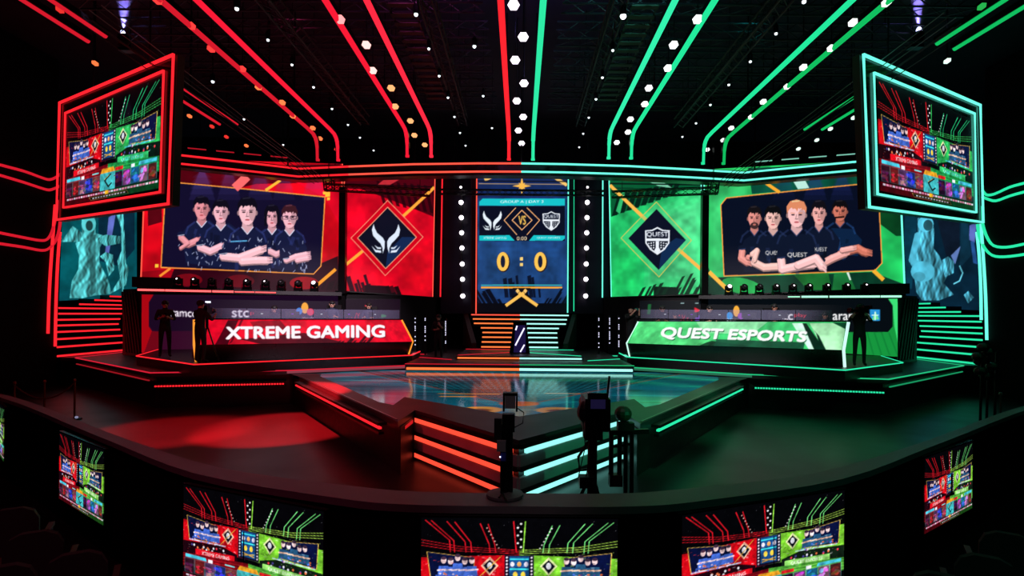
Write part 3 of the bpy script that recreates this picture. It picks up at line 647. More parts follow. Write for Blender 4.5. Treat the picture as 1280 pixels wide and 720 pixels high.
bm = bmesh.new(); bm.from_mesh(fd.data); poly = [(-6.15, 16.3), (-5.85, 15.6), (-2.9, 11.05), (-2.45, 10.7), (-2.3, 11.6), (0, 9.65), (2.3, 11.6), (2.45, 10.7), (2.9, 11.05), (5.85, 15.6), (6.15, 16.3), (4.6, 17.65), (-4.6, 17.65)]
def inside(x, y):
    r = False
    for i in range(len(poly)):
        (x1, y1), (x2, y2) = poly[i-1], poly[i]
        if (y1 > y) != (y2 > y) and x < x1 + (y-y1)*(x2-x1)/(y2-y1): r = not r
    return r
kill = [v for v in bm.verts if not inside(v.co.x, v.co.y + st['_w'][1])]
bmesh.ops.delete(bm, geom=kill, context='VERTS'); bm.to_mesh(fd.data); bm.free()

# centre steps
da = empty('centre_dais', (0, 19, .9), 'low two-step dais in the middle with orange and mint light edges', 'steps')
MB().prism([(-3.55, 17.35), (3.55, 17.35), (3.55, 26), (-3.55, 26)], .9, 1.12).build('lower_step', DECK, da)
MB().prism([(-2.15, 18.95), (2.15, 18.95), (2.15, 26), (-2.15, 26)], 1.12, 1.26).build('upper_step', DECK, da)
def duo(name, x, y, z, wd, par, l=ERC, r=EGC):
    MB().box((-x/2, y, z), (x, .03, wd)).build(name, l, par); MB().box((x/2, y, z), (x, .03, wd)).build(name, r, par)
EOR = em((255, 120, 60), 1.3); EMT = em((170, 255, 240), 1.3)
duo('light_bar', 3.5, 17.33, .97, .075, da, EOR, EMT); duo('edge_light', 3.55, 17.34, 1.115, .02, da, ERD, EGD)
duo('light_bar', 2.1, 18.93, 1.185, .05, da, EOR, EMT)
for s in (-1, 1):
    E_ = ERD if s < 0 else EG
    MB().tube([(s*.35, 20.6, 1.265), (s*2.1, 19.1, 1.265)], .018, 4).build('edge_light', E_, da)
    MB().tube([(s*3.55, 19.8, 1.125), (s*2.3, 18.9, 1.125)], .018, 4).build('edge_light', E_, da)
    MB().tube([(s*2.15, 22.3, 1.265), (s*.4, 22.3, 1.265)], .018, 4).build('edge_light', E_, da)
    MB().tube([(s*8, 22.9, 1.02), (s*2.3, 22.6, 1.02)], .02, 4).build('edge_light', E_, da)
cs = empty('centre_staircase', (0, 24, 1.2), 'dark centre staircase of eight steps with lit edges under the score screen', 'stairs')
for k in range(8):
    y = 22.7 + .29 * k; z = 1.34 + .185 * k; hw = [1.56, 1.56, 1.56, 1.57, 1.66, 1.98, 2.05, 2.15][k]
    MB().box((0, y + (26-y)/2, z - .09 + .03), (hw*2 + .1, 26 - y, .18)).build('step', BLK, cs)
    duo('light_bar', hw, y - .02, z, .055, cs, EOR if k < 7 else ERC, EMT)
for s in (-1, 1): MB().add([(s*1.75, 22.6, 1.26), (s*2.3, 24.7, 1.26), (s*2.3, 24.7, 2.7), (s*1.75, 22.6, 1.5), (s*1.95, 22.6, 1.26), (s*2.5, 24.7, 1.26), (s*2.5, 24.7, 2.7), (s*1.95, 22.6, 1.5)], [(0,1,2,3), (4,7,6,5), (0,3,7,4), (3,2,6,7), (1,5,6,2)]).build('side_panel', pm('stair_side_r' if s < 0 else 'stair_side_g', (60, 22, 22) if s < 0 else (20, 60, 40), .6), cs)
# podium
pd = empty('podium', (0, 20.3, 1.26), 'dark tapered podium with slanted white light lines on its front, centre of the stage', 'podium')
x0 = on(650, 442.5, 1.26).x
b = MB(); b.add([(-.37, 20.15, 1.26), (.37, 20.15, 1.26), (.24, 20.25, 2.35), (-.24, 20.25, 2.35), (-.37, 20.65, 1.26), (.37, 20.65, 1.26), (.24, 20.6, 2.45), (-.24, 20.6, 2.45)], [(0,1,2,3), (5,4,7,6), (1,5,6,2), (4,0,3,7), (3,2,6,7), (0,4,5,1)]); b.build('body', BLKG, pd)
MB().add([(-.22, 20.145, 1.3), (.22, 20.145, 1.3), (.20, 20.235, 2.28), (-.16, 20.235, 2.28)], [(0, 1, 2, 3)]).build('front_display', em((26, 18, 62), 1), pd)
MB().box((0, 20.42, 2.42), (.6, .45, .04)).build('top', BLK, pd)
for a, c in (((-.16, 1.55), (.16, 2.18)), ((.02, 1.32), (.17, 1.58)), ((-.15, 2.1), (-.10, 2.26))):
    MB().bar((a[0], 20.14 + (a[1]-1.26)*.08, a[1]), (c[0], 20.14 + (c[1]-1.26)*.08, c[1]), .02, .05).build('light_line', em((225, 220, 255), 1.5), pd)

# side stairs
def side_stairs(s):
    nm = 'left' if s < 0 else 'right'
    t = empty('side_staircase', (s*17.5, 23, 1), ('dark side staircase with eleven red lit edges below the left sculpture screen' if s < 0 else 'dark side staircase with eleven green lit edges below the right sculpture screen'), 'stairs')
    zs = [1.05, 1.35, 1.62, 1.87, 2.1, 2.31, 2.54, 2.76, 2.93, 3.13, 3.33]
    xr = [158, 155, 153, 150, 148, 150, 152, 152, 152, 152, 152]; xl = [72, 71, 71, 71, 71, 72, 73, 73, 99, 118, 137]
    for k, z in enumerate(zs):
        X = -(16.35 + .25 * k)
        def Y(x): return X / uvp(x, 400)[0]
        y0, y1 = Y(xl[k]), Y(xr[k])
        MB().bar((-s*X, y0, z), (-s*X, y1, z), .03, .065).build('light_bar', ER if s < 0 else EG, t)
        ya = Y(71) if k < 8 else y0
        MB().box((-s*(X - .75 + .0), (max(ya, 20.0) + y1)/2, z - .07), (1.5 - .02, y1 - max(ya, 20.0), .24)).build('step', BLK, t)
    return t
side_stairs(-1); side_stairs(1)
# ------------------------------------------------------------------ big LED screens
WA, WB = (-7.4, 23.0), (-13.6, 20.3)             # left wing wall line; the right one is its mirror
EA, EB = (-7.2, 23.2), (-3.4, 24.0)
def wing(s): return ((WA[0]*-s, WA[1]), (WB[0]*-s, WB[1])) if True else None
def wq(pl, BL, BR, TR, TL): return [onwall(*p, *pl) for p in (BL, BR, TR, TL)]
def back_box(name, corners, th, parent, mat=BLK, grow=.04):
    c = [Vector(q) for q in corners]; n = (c[1]-c[0]).cross(c[3]-c[0]).normalized(); m = sum(c, Vector())/4
    P = [m + (p-m) * (1 + grow*.4) - n*.02 for p in c]
    return MB().plate(P, n, th).build(name, mat, parent)

# left team screen
pl = wing(-1); q = wq(pl, (176, 357), (424, 366), (428, 205), (182, 197))
ts = empty('team_screen', sum(q, Vector())/4, 'wide left LED wall with five dark-haired players in navy jerseys on red', 'screen')
cv = Canvas(340, 215, mp=px_map(q), bg=(216, 8, 26)); M = Z(160, 200, 4)
cv.poly(M((40, 40), (1060, 20), (1060, 110), (640, 120), (70, 250)), (40, 2, 14), .75)
cv.poly(M((60, 560), (210, 545), (320, 640), (40, 650)), (150, 6, 22), .8)
cv.poly(M((100, 330), (170, 310), (165, 60), (95, 30)), (60, 4, 14), .9)
cv.poly(M((230, 545), (860, 560), (1050, 480), (1060, 680), (180, 680)), (38, 4, 18), .95); burst(cv, 405, 362, 20, 16, 8, 3, (30, 6, 12), .9, -.4)
for x, y, a in ((300, 600, .5), (560, 605, .35), (880, 615, .75)): cv.ell(*M((x, y))[0], 18, 8, (190, 12, 26), a)
cv.poly(M((800, 90), (970, 95), (1060, 150), (1060, 330), (985, 190)), (232, 8, 40), .8)
cv.grain(.35, 40, 5)
cv.poly(M((165, 535), (190, 108), (985, 185), (965, 530), (928, 570)), (18, 14, 44))
for x, wd, al in ((370, 46, .8), (505, 40, .55), (660, 44, .6), (780, 36, .5), (930, 40, .5)):
    for k in range(6): cv.poly(M((x-12, 58), (x+12, 58), (x+wd+k*4, 60+28*k), (x-wd-k*4, 60+28*k)), (96, 84, 180), .16*al)
cv.line(M((165, 537), (190, 108), (985, 185), (965, 530), (928, 570)), 1.3, (255, 160, 66), closed=True)
cv.line(M((540, 135), (590, 88)), 11, (255, 110, 110)); cv.line(M((690, 150), (760, 103)), 3.4, (255, 190, 60)); cv.line(M((160, 580), (210, 543)), 3, (255, 150, 50)); cv.line(M((940, 630), (1036, 548)), 4, (255, 160, 40))
for x, y, r_ in ((998, 172, 3), (982, 165, 1.8), (1002, 194, 1.8), (144, 529, 2.2)): cv.poly([(M((x, y))[0][0]-r_, M((x, y))[0][1]-r_), (M((x, y))[0][0]+r_, M((x, y))[0][1]-r_), (M((x, y))[0][0]+r_, M((x, y))[0][1]+r_), (M((x, y))[0][0]-r_, M((x, y))[0][1]+r_)], (255, 200, 60))
PK = (250, 186, 200); AK = (255, 214, 226); HK = (14, 12, 26)
guy(cv, M, (368, 245), (38, 52), (238, 150, 160), HK, [(255, 385), (300, 325), (345, 305), (410, 300), (450, 345), (440, 535), (290, 515), (275, 420)], [([(265, 385), (300, 420), (345, 400)], 32), ([(262, 440), (300, 415)], 16)], seed=1)
guy(cv, M, (464, 262), (38, 52), PK, HK, [(345, 420), (370, 370), (420, 335), (505, 315), (545, 345), (540, 540), (400, 535)], [([(360, 435), (410, 455), (465, 430)], 36)], seed=2)
guy(cv, M, (720, 285), (34, 50), (244, 176, 190), HK, [(630, 380), (680, 345), (760, 350), (800, 400), (790, 548), (650, 540)], [([(700, 450), (740, 470), (795, 450)], 30), ([(760, 470), (790, 430)], 20)], style=2, seed=4)
guy(cv, M, (808, 288), (37, 52), PK, (60, 26, 36), [(755, 370), (790, 350), (860, 365), (895, 440), (880, 552), (760, 550)], [([(790, 500), (840, 480), (890, 470)], 28), ([(845, 500), (895, 490)], 26)], seed=5)
cv.line(M((772, 282), (800, 282), (800, 296), (774, 296)), .8, (70, 50, 70), closed=True); cv.line(M((812, 282), (842, 282), (840, 296), (814, 296)), .8, (70, 50, 70), closed=True)
guy(cv, M, (597, 262), (45, 62), (255, 196, 206), HK, [(470, 430), (500, 380), (550, 350), (655, 348), (700, 400), (700, 548), (470, 545)], [([(475, 480), (555, 488), (660, 448)], 42), ([(570, 505), (640, 500), (690, 500)], 40)], seed=3)
for x in (520, 660): horns(cv, M, x + 0, 400, 11, (190, 200, 235)) if x > 600 else cv.line(M((515, 408), (595, 404)), 1.6, (90, 170, 220))
screen_mesh('display', q, cv, ts); back_box('cabinet', q, .35, ts)
MB().tube([q[0], q[3]], .025, 4).build('edge_light', ERC, ts); MB().tube([q[1] + Vector((.02, -.02, 0)), q[2]], .03, 4).build('edge_light', ERC, ts)

# right team screen
pl = wing(1); q = wq(pl, (882, 369), (1130, 359), (1124, 198), (880, 212))
ts = empty('team_screen', sum(q, Vector())/4, 'wide right LED wall with five players in dark jerseys, one blond, on green', 'screen')
cv = Canvas(340, 215, mp=px_map(q), bg=(34, 190, 92)); M = Z(880, 200, 4)
cv.soft(M((20, 130), (220, 90), (200, 560), (20, 640)), (90, 226, 140), .5, .3)
cv.poly(M((220, 40), (1000, 10), (1000, 150), (860, 120), (240, 170)), (4, 60, 54), .85)
cv.poly(M((880, 320), (960, 380), (990, 380), (990, 60), (860, 100)), (6, 50, 24), .9)
cv.poly(M((110, 585), (840, 560), (1000, 620), (1000, 700), (0, 700), (0, 590)), (8, 44, 34), .9)
cv.ell(*M((190, 630))[0], 26, 10, (40, 190, 90), .9, .2); cv.poly(M((450, 575), (620, 560), (640, 650), (520, 650)), (30, 120, 50), .9); cv.poly(M((650, 570), (720, 560), (760, 650), (640, 655)), (30, 130, 60), .8)
burst(cv, 886, 350, 8, 26, 6, 8, (8, 60, 40), .9, .3); cv.grain(.35, 34, 7)
cv.poly(M((100, 580), (84, 225), (112, 190), (870, 112), (890, 515), (855, 553)), (8, 14, 34))
for x, al in ((400, .5), (555, .9), (690, .8)):
    for k in range(6): cv.poly(M((x-12, 72), (x+12, 70), (x+40+k*4, 80+24*k), (x-40-k*4, 80+24*k)), (40, 50, 130), .16*al)
cv.line(M((100, 580), (84, 225), (112, 190), (870, 112), (890, 515), (855, 553)), 1.3, (255, 160, 66), closed=True)
cv.poly(M((440, 96), (500, 90), (526, 140), (470, 146)), (190, 240, 225)); cv.line(M((305, 112), (375, 160)), 4, (255, 176, 50)); cv.line(M((28, 562), (125, 655)), 5, (255, 190, 70)); cv.line(M((850, 555), (895, 597)), 5, (250, 180, 50))
cv.poly(M((712, 562), (724, 562), (736, 600), (728, 600)), (220, 240, 230))
SK1 = (236, 150, 140); DJ = (14, 22, 44)
A2 = (255, 186, 190)
guy(cv, M, (252, 292), (33, 50), SK1, (20, 16, 20), [(185, 450), (200, 400), (240, 375), (320, 370), (350, 410), (340, 560), (200, 560)], [([(190, 455), (185, 490), (215, 510)], 34), ([(220, 485), (270, 490)], 28)], shirt=DJ, style=1, beard=True)
guy(cv, M, (680, 258), (36, 46), (214, 120, 100), (14, 12, 16), [(600, 370), (640, 340), (740, 345), (790, 400), (770, 480), (620, 470)], [([(720, 450), (770, 440), (795, 455), (810, 460)], 40), ([(640, 480), (740, 450)], 34)], shirt=(12, 34, 66), style=1, beard=False)
cv.line(M((655, 288), (700, 284)), 2.2, (30, 16, 16))
guy(cv, M, (345, 292), (38, 52), (250, 196, 186), (12, 12, 16), [(260, 440), (290, 390), (340, 365), (400, 370), (430, 420), (400, 560), (280, 560)], [([(250, 510), (300, 535), (375, 530)], 38), ([(240, 470), (265, 450), (250, 500)], 26)], shirt=DJ, style=1, name='QUEST')
guy(cv, M, (575, 268), (34, 54), (246, 176, 170), (16, 14, 22), [(500, 400), (530, 350), (640, 345), (680, 400), (660, 500), (520, 500)], [([(585, 520), (640, 490), (700, 465)], 38), ([(690, 450), (740, 440)], 28)], shirt=DJ, style=1, name='QUEST')
guy(cv, M, (463, 275), (46, 60), (255, 200, 200), (226, 140, 100), [(365, 460), (385, 400), (430, 370), (510, 370), (550, 410), (560, 500), (540, 545), (380, 545)], [([(385, 500), (390, 545), (460, 530), (540, 520)], 42), ([(470, 525), (560, 490), (590, 530)], 44)], shirt=DJ, style=1, name='QUEST')
screen_mesh('display', q, cv, ts); back_box('cabinet', q, .35, ts)
MB().tube([q[1] + Vector((0, -.03, 0)), q[2]], .03, 4).build('edge_light', EGC, ts); MB().tube([q[0] + Vector((-.02, -.02, 0)), q[3]], .03, 4).build('edge_light', EGC, ts)

# emblem screens
pl = (EA, EB); q = wq(pl, (427, 363), (541, 371), (544, 214), (431, 214))
es = empty('emblem_screen', sum(q, Vector())/4, 'red LED panel with a white horned-mask emblem in a navy diamond', 'screen')
cv = Canvas(160, 215, mp=px_map(q), bg=(226, 6, 34)); M = Z(420, 210, 4)
cv.soft(M((40, 330), (140, 230), (200, 560), (40, 560)), (250, 10, 44), .5, .3); cv.soft(M((330, 420), (470, 380), (480, 620), (330, 600)), (190, 10, 20), .4, .3)
cv.grain(.3, 26, 11)
cv.poly(M((40, 10), (500, 10), (490, 245), (180, 125), (120, 105), (40, 100)), (70, 2, 16), .95)
for x in range(200, 480, 34): cv.poly(M((x, 60 + (x-200)*.1), (x+16, 64 + (x-200)*.1), (x+52, 180 + (x-200)*.2), (x+34, 176 + (x-200)*.2)), (34, 2, 10), .8)
cv.poly(M((250, 50), (330, 50), (260, 90), (200, 90)), (250, 60, 70), .7); cv.line(M((40, 80), (490, 95)), 1.6, (16, 4, 8), .9); cv.line(M((40, 100), (490, 112)), .9, (16, 4, 8), .9)
burst(cv, 452, 368, 16, 26, 7, 2, (44, 4, 24), .95, .3); burst(cv, 478, 370, 24, 14, 8, 5, (60, 4, 18), .95, .4)
cv.poly(M((145, 585), (265, 590), (265, 640), (145, 630)), (34, 6, 18)); burst(cv, 493, 370, 10, 15, 3, 6, (24, 6, 12), 1, .4)
cv.line(M((32, 497), (490, 98)), 3.8, (255, 170, 60))
cv.poly(M((258, 162), (435, 345), (246, 538), (75, 350)), (214, 4, 28)); cv.line(M((258, 162), (435, 345), (246, 538), (75, 350)), .9, (255, 150, 120), closed=True)
cv.poly(M((258, 196), (402, 346), (248, 503), (108, 350)), (14, 16, 34)); cv.poly(M((330, 345), (402, 346), (248, 503), (258, 420)), (22, 52, 104), .7); cv.line(M((258, 196), (402, 346), (248, 503), (108, 350)), .9, (255, 170, 130), closed=True)
horns(cv, M, 250, 352, 72, (226, 238, 255))
screen_mesh('display', q, cv, es); back_box('cabinet', q, .3, es)
for a, c in ((q[0], q[3]), (q[1], q[2])): MB().tube([a + Vector((0, -.03, 0)), c + Vector((0, -.03, 0))], .025, 4).build('edge_light', ERC, es)
pl = (mir(EA), mir(EB)); q = wq(pl, (764, 371), (878, 367), (876, 216), (761, 214))
es = empty('emblem_screen', sum(q, Vector())/4, 'green LED panel with a white shield emblem reading QUEST in a navy diamond', 'screen')
cv = Canvas(160, 215, mp=px_map(q), bg=(38, 206, 112)); M = Z(740, 210, 4)
cv.soft(M((300, 250), (560, 130), (550, 600), (300, 560)), (110, 232, 160), .6, .3); cv.soft(M((110, 400), (220, 400), (240, 620), (100, 620)), (24, 170, 80), .5, .3); cv.grain(.4, 24, 13)
cv.poly(M((90, 10), (560, 10), (560, 90), (420, 120), (240, 190), (95, 245)), (6, 84, 48), .95)
for x in range(120, 440, 36): cv.poly(M((x+10, 130 - (x-120)*.2), (x+36, 126 - (x-120)*.2), (x+6, 236 - (x-120)*.35), (x-20, 240 - (x-120)*.35)), (4, 26, 20), .85)
cv.poly(M((250, 50), (330, 90), (400, 100), (330, 50)), (150, 240, 200), .8); cv.poly(M((120, 215), (150, 120), (165, 125), (140, 230)), (60, 220, 130), .8)
cv.line(M((90, 78), (560, 84)), 1.8, (6, 20, 16), .9); cv.line(M((90, 100), (540, 108)), .9, (6, 20, 16), .9)
burst(cv, 866, 371, 28, 34, 12, 12, (6, 50, 30), .95, -.5); cv.line(M((92, 88), (550, 510)), 4.2, (255, 190, 80))
cv.poly(M((308, 592), (432, 596), (432, 640), (308, 640)), (6, 30, 22)); burst(cv, 812, 371, 16, 18, 5, 3, (6, 44, 28), .95, -.5)
cv.poly(M((322, 170), (497, 362), (335, 545), (145, 350)), (90, 220, 140), .35); cv.line(M((322, 170), (497, 362), (335, 545), (145, 350)), .9, (220, 200, 90), closed=True)
cv.poly(M((323, 205), (470, 360), (333, 510), (182, 352)), (12, 16, 36)); cv.poly(M((470, 360), (333, 510), (350, 400), (420, 350)), (20, 60, 110), .6)
shield(cv, M, 327, 360, 62, (240, 246, 255), (12, 16, 36))
screen_mesh('display', q, cv, es); back_box('cabinet', q, .3, es)
for a, c in ((q[0], q[3]), (q[1], q[2])): MB().tube([a + Vector((0, -.03, 0)), c + Vector((0, -.03, 0))], .025, 4).build('edge_light', EGC, es)

# score screen
pl = ((-3, 24.9), (3, 24.9)); q = wq(pl, (597, 391), (709, 391), (709, 214), (597, 213))
ss = empty('score_screen', sum(q, Vector())/4, 'tall blue centre score screen showing 0 : 0 under GROUP A | DAY 3', 'screen')
cv = Canvas(170, 260, mp=px_map(q), bg=(26, 58, 110)); M = Z(580, 210, 3.787)
cv.soft(M((70, 350), (250, 350), (250, 560), (70, 560)), (50, 110, 170), .3, .5); cv.soft(M((300, 360), (470, 360), (470, 560), (300, 560)), (36, 90, 150), .3, .5); cv.grain(.35, 22, 17)
cv.poly(M((60, 20), (490, 20), (490, 140), (60, 140)), (20, 34, 84), .6)
burst(cv, 612, 383, 18, 26, 9, 3, (6, 10, 24), .95, .6); burst(cv, 695, 383, 18, 26, 9, 4, (6, 10, 24), .95, -.6); burst(cv, 653, 372, 24, 30, 9, 5, (8, 14, 34), .9, .1)
cv.poly(M((60, 640), (490, 640), (490, 720), (60, 720)), (6, 8, 16)); cv.poly(M((200, 648), (272, 560), (345, 648)), (8, 8, 16))
cv.line(M((100, 55), (140, 38)), 4, (250, 200, 110)); cv.line(M((420, 38), (485, 80)), 4, (250, 200, 110)); cv.line(M((70, 74), (488, 78)), 1, (240, 190, 120), .7); cv.line(M((60, 62), (488, 64)), 1.6, (10, 10, 18), .8)
for k in range(8):
    a = k * math.pi / 4; r_ = 46 if k % 2 == 0 else 22; c0 = (274, 85)
    cv.poly(M((c0[0] + r_*math.sin(a), c0[1] - r_*math.cos(a)), (c0[0] + 9*math.cos(a), c0[1] + 9*math.sin(a)), (c0[0] - 9*math.cos(a), c0[1] - 9*math.sin(a))), (255, 190, 80))
cv.poly(M((72, 178), (72, 160), (88, 145), (477, 145), (477, 178)), (22, 196, 204)); cv.poly(M((72, 180), (477, 180), (477, 345), (72, 345)), (10, 14, 34))
cv.text('GROUP A | DAY 3', M((172, 170))[0], M((376, 169))[0], 4.4, (240, 255, 255), .02)
cv.poly(M((72, 320), (215, 318), (240, 344), (72, 344)), (22, 196, 204)); cv.poly(M((477, 320), (330, 318), (308, 344), (465, 344), (477, 334)), (22, 196, 204))
cv.text('XTREME GAMING', M((92, 336))[0], M((200, 336))[0], 2.6, (240, 255, 255), .01); cv.text('QUEST ESPORTS', M((345, 336))[0], M((455, 336))[0], 2.6, (240, 255, 255), .01)
cv.text('0:00', M((250, 342))[0], M((297, 342))[0], 4.6, (255, 226, 180), .02)
cv.line(M((245, 188), (190, 247), (250, 316)), 1, (250, 180, 120)); cv.line(M((298, 188), (358, 247), (298, 316)), 1, (250, 180, 120))
cv.line(M((274, 200), (322, 247), (274, 293), (228, 247)), 1.1, (250, 180, 120), closed=True)
cv.text('VS', M((258, 268))[0], M((292, 268))[0], 11, (255, 200, 90), .03)
horns(cv, M, 134, 248, 46, (236, 246, 255)); shield(cv, M, 413, 248, 41, (240, 246, 255), (12, 18, 40))
for x in (184, 361):
    cx, cy = M((x, 443))[0]; cv.ell(cx + .6, cy + .8, 8.4, 12.6, (40, 24, 30)); cv.ell(cx, cy, 7.6, 12, (255, 200, 86)); cv.ell(cx, cy, 2.9, 7.6, (24, 30, 54)); 
for y in (430, 457): cx, cy = M((272, y))[0]; cv.poly([(cx-1.9, cy-2), (cx+1.9, cy-2), (cx+1.9, cy+2), (cx-1.9, cy+2)], (255, 214, 120))
cv.line(M((82, 566), (463, 566)), 2, (250, 170, 60)); cv.line(M((82, 555), (463, 555)), 1.6, (60, 170, 180)); 
cv.poly(M((230, 568), (316, 568), (296, 590), (250, 590)), (16, 12, 20)); 
for x in (254, 290): cv.poly(M((x, 570), (x+10, 582), (x, 594), (x-10, 582)), (255, 200, 110))
cv.line(M((345, 650), (262, 592)), 4, (255, 196, 90)); cv.line(M((200, 650), (282, 592)), 4, (255, 196, 90))
screen_mesh('display', q, cv, ss); back_box('cabinet', q, .3, ss)
# light lines that frame the score screen
pf = empty('screen_portal', (0, 24.5, 1.2), 'tall dark portal edged with red lines left and mint lines right around the score screen', 'portal')
for xt, xb, yb, m_, Y in ((596, 595, 392, ERC, 24.75), (588.5, 586, 388, ER, 24.5), (710.5, 709.5, 391, EGC, 24.75), (718, 717.5, 389, EG, 24.5), (553, 550.5, 371, ER, 24.0), (753.5, 753, 372, EGC, 24.0)):
    MB().tube([at(xt, 215, Y), at(xb, yb, Y)], .035, 4).build('light_line', m_, pf)
for s, P in ((-1, ((541, 551), (551, 589), (585, 597))), (1, ((753, 762), (718, 754), (709, 719)))):
    for (a, c), Y in zip(P, (24.1, 24.4, 24.9)): MB().plate([at(a, 372 if Y < 24.3 else 392, Y), at(c, 372 if Y < 24.3 else 392, Y), at(c, 205, Y), at(a, 205, Y)], (0, -1, 0), .1).build('panel', pm('portal_purple', (20, 12, 34), .5, spec=.3), pf)
# bulb columns
for s, X in ((-1, 577), (1, 733.5)):
    t = empty('bulb_column', at(X, 372, 24.2), f'vertical row of eight bright round bulbs {"left" if s < 0 else "right"} of the score screen', 'lamp')
    MB().bar(at(X, 374, 24.28), at(X, 226, 24.28), .16, .05).build('batten', BLK, t)
    for k in range(8):
        y = (234, 253, 272, 291, 310, 330, 349, 370)[k]; yy = y; x = X + (1.0 - k*.35) * (-s) * -1
        r_ = .05 if k == 0 else .10
        MB().ball(at(x, yy, 24.1), r_, 10, 7).build('bulb', EWH, t, smooth=True)
# blinder strips on the portal sides and small dotted floor columns
for i, (X, y0, y1, sd) in enumerate(((519, 398, 431, -1), (531.5, 398, 429, -1), (557, 402, 430, -1), (748.5, 398, 436, 1), (762, 398, 434, 1), (773.5, 398, 434, 1))):
    A = at(X, y1, 22.4); t = empty('dot_column', A, f'{("outer","middle","inner")[i % 3] if sd < 0 else ("inner","middle","outer")[i % 3]} thin black column of small white lights in the {"left" if sd < 0 else "right"} dark gap', 'lamp')
    MB().bar((A.x, 22.45, 1.0), (A.x, 22.45, at(X, y0 - 4, 22.4).z), .1, .06).build('column_body', BLK, t)
    g = random.Random(i); b = MB(); y = y0
    while y < y1:
        p = at(X, y, 22.4); b.box(p, (.038, .03, .045)); y += g.choice([2.2, 2.2, 2.6, 5, 8])
    tag(b.build('dots', em((225, 225, 255), 1.2), t), kind='stuff')

# dark wall between and under the screens
def panel(name, pts, n, th, mat, par): return MB().plate(pts, n, th).build(name, mat, par)
for s in (-1, 1):
    lo = empty('screen_plinth', (s*9, 21, 1), f'black plinth wall under the {"red left" if s < 0 else "green right"} LED screens with lamps along its shelf', 'wall unit')
    pl = wing(s); 
    A = Vector((*pl[0], 0)); B = Vector((*pl[1], 0)); d = (B - A).normalized(); n = Vector((d.y, -d.x, 0)); 
    if n.y > 0: n = -n
    zt = CAMZ + (388.5 - 357.5) * 20.3 / 700
    lo_c = [A - d*0 + n*.25, B + n*.25]
    b = MB(); P0 = A + n*.06; P1 = B + n*.06
    b.add([P0 + Vector((0,0,1.0)), P1 + Vector((0,0,1.0)), P1 + Vector((0,0,3.36)), P0 + Vector((0,0,3.36)), P0 - n*.2 + Vector((0,0,1.0)), P1 - n*.2 + Vector((0,0,1.0)), P1 - n*.2 + Vector((0,0,3.36)), P0 - n*.2 + Vector((0,0,3.36))], [(0,3,2,1), (4,5,6,7), (3,7,6,2), (0,4,7,3), (1,2,6,5)])
    b.build('plinth_wall', pm('plinth_black', (16, 9, 17) if s < 0 else (10, 14, 17), .6, spec=.2), lo)
    MB().bar(A + n*.35 + Vector((0,0,3.42)) , B + n*.35 + Vector((0,0,3.42)), .6, .14).build('shelf', BLK, lo)
    xs = ((172, 205.5), (206.5, 264), (265.5, 292), (293.5, 318), (319, 345)) if s < 0 else ((1127, 1101), (1100, 1037), (1035, 1002), (1000, 985))
    for a, c in xs:
        p = onwall(a, 359, (A + n*.68)[:2], (B + n*.68)[:2]); r_ = onwall(c, 361, (A + n*.68)[:2], (B + n*.68)[:2]); p.z = r_.z = 3.42
        MB().bar(p, r_, .03, .07 if abs(a - 650) > 370 else .04).build('light_bar', em((255, 90, 90), 2.0) if s < 0 else em((170, 255, 215), 1.3), lo)
    # centre part, straight on to the portal
    C0 = A + n*.06; C1 = Vector((s*3.62, 24.0, 0))
    b = MB(); b.add([C0 + Vector((0,0,1.0)), C1 + Vector((0,0,1.0)), C1 + Vector((0,0,3.42)), C0 + Vector((0,0,3.42)), C0 + Vector((0,.2,1.0)), C1 + Vector((0,.2,1.0)), C1 + Vector((0,.2,3.42)), C0 + Vector((0,.2,3.42))], [(0,1,2,3), (5,4,7,6), (3,2,6,7), (1,5,6,2)])
    b.build('plinth_wall', MC['plinth_black'], lo)
    # dark post between team and emblem screens, and outer post
    pp = empty('screen_post', (s*7.3, 22.9, 1), f'black post between the {"left" if s < 0 else "right"} team screen and emblem screen', 'post')
    a = at(427 if s < 0 else 881, 366, 22.8); MB().box((a.x, 22.9, 4.4), (.27, .25, 6.8)).build('post_body', BLKM, pp)
    MB().box((a.x, 22.75, 3.5), (.4, .3, .12)).build('post_collar', BLKM, pp)
    # hatched pillar by the stairs
    hp = empty('pillar_panel', (s*14.4, 21, 1), f'black ribbed pillar panel between the {"red left" if s < 0 else "green right"} side staircase and plinth', 'pillar')
    a = Vector((s*15.25, 21.5, 0)); c = Vector((s*13.65, 20.35, 0))
    if s < 0: P = [a, c]
    else: P = [c, a]
    b = MB(); pts = [P[0] + Vector((0,0,1)), P[1] + Vector((0,0,1)), P[1] + Vector((0,0,3.5)), P[0] + Vector((0,0,3.5))]; nn = (pts[1]-pts[0]).cross(pts[3]-pts[0]); b.plate(pts, nn, .5).build('panel_body', BLK, hp)
    for k in range(7):
        u0 = .02 + .13*k; f0 = P[0].lerp(P[1], u0 if s > 0 else 1-u0); f1 = P[0].lerp(P[1], min(1, u0+.38) if s > 0 else max(0, 1-u0-.38)); nv = nn.normalized()*.03
        MB().bar(f0 + Vector((0,0,1.1)) + nv, f1 + Vector((0,0,3.4)) + nv, .03, .10).build('rib', pm('rib_r' if s < 0 else 'rib_g', (58, 10, 22) if s < 0 else (12, 40, 34), .5), hp)
    # dark speaker boxes on the shelf
    x = 192 if s < 0 else 1110
    p = onwall(x, 352, (A + n*.4)[:2], (B + n*.4)[:2]); MB().bar(p - d*.7, p + d*.7, .4, .42)
    t = tag(MB().bar(Vector((p.x, p.y, 3.7)) - d*.62, Vector((p.x, p.y, 3.7)) + d*.62, .35, .36).build('speaker_box', BLK), f'long flat black speaker box at the outer end of the {"left" if s < 0 else "right"} screen shelf', 'speaker')

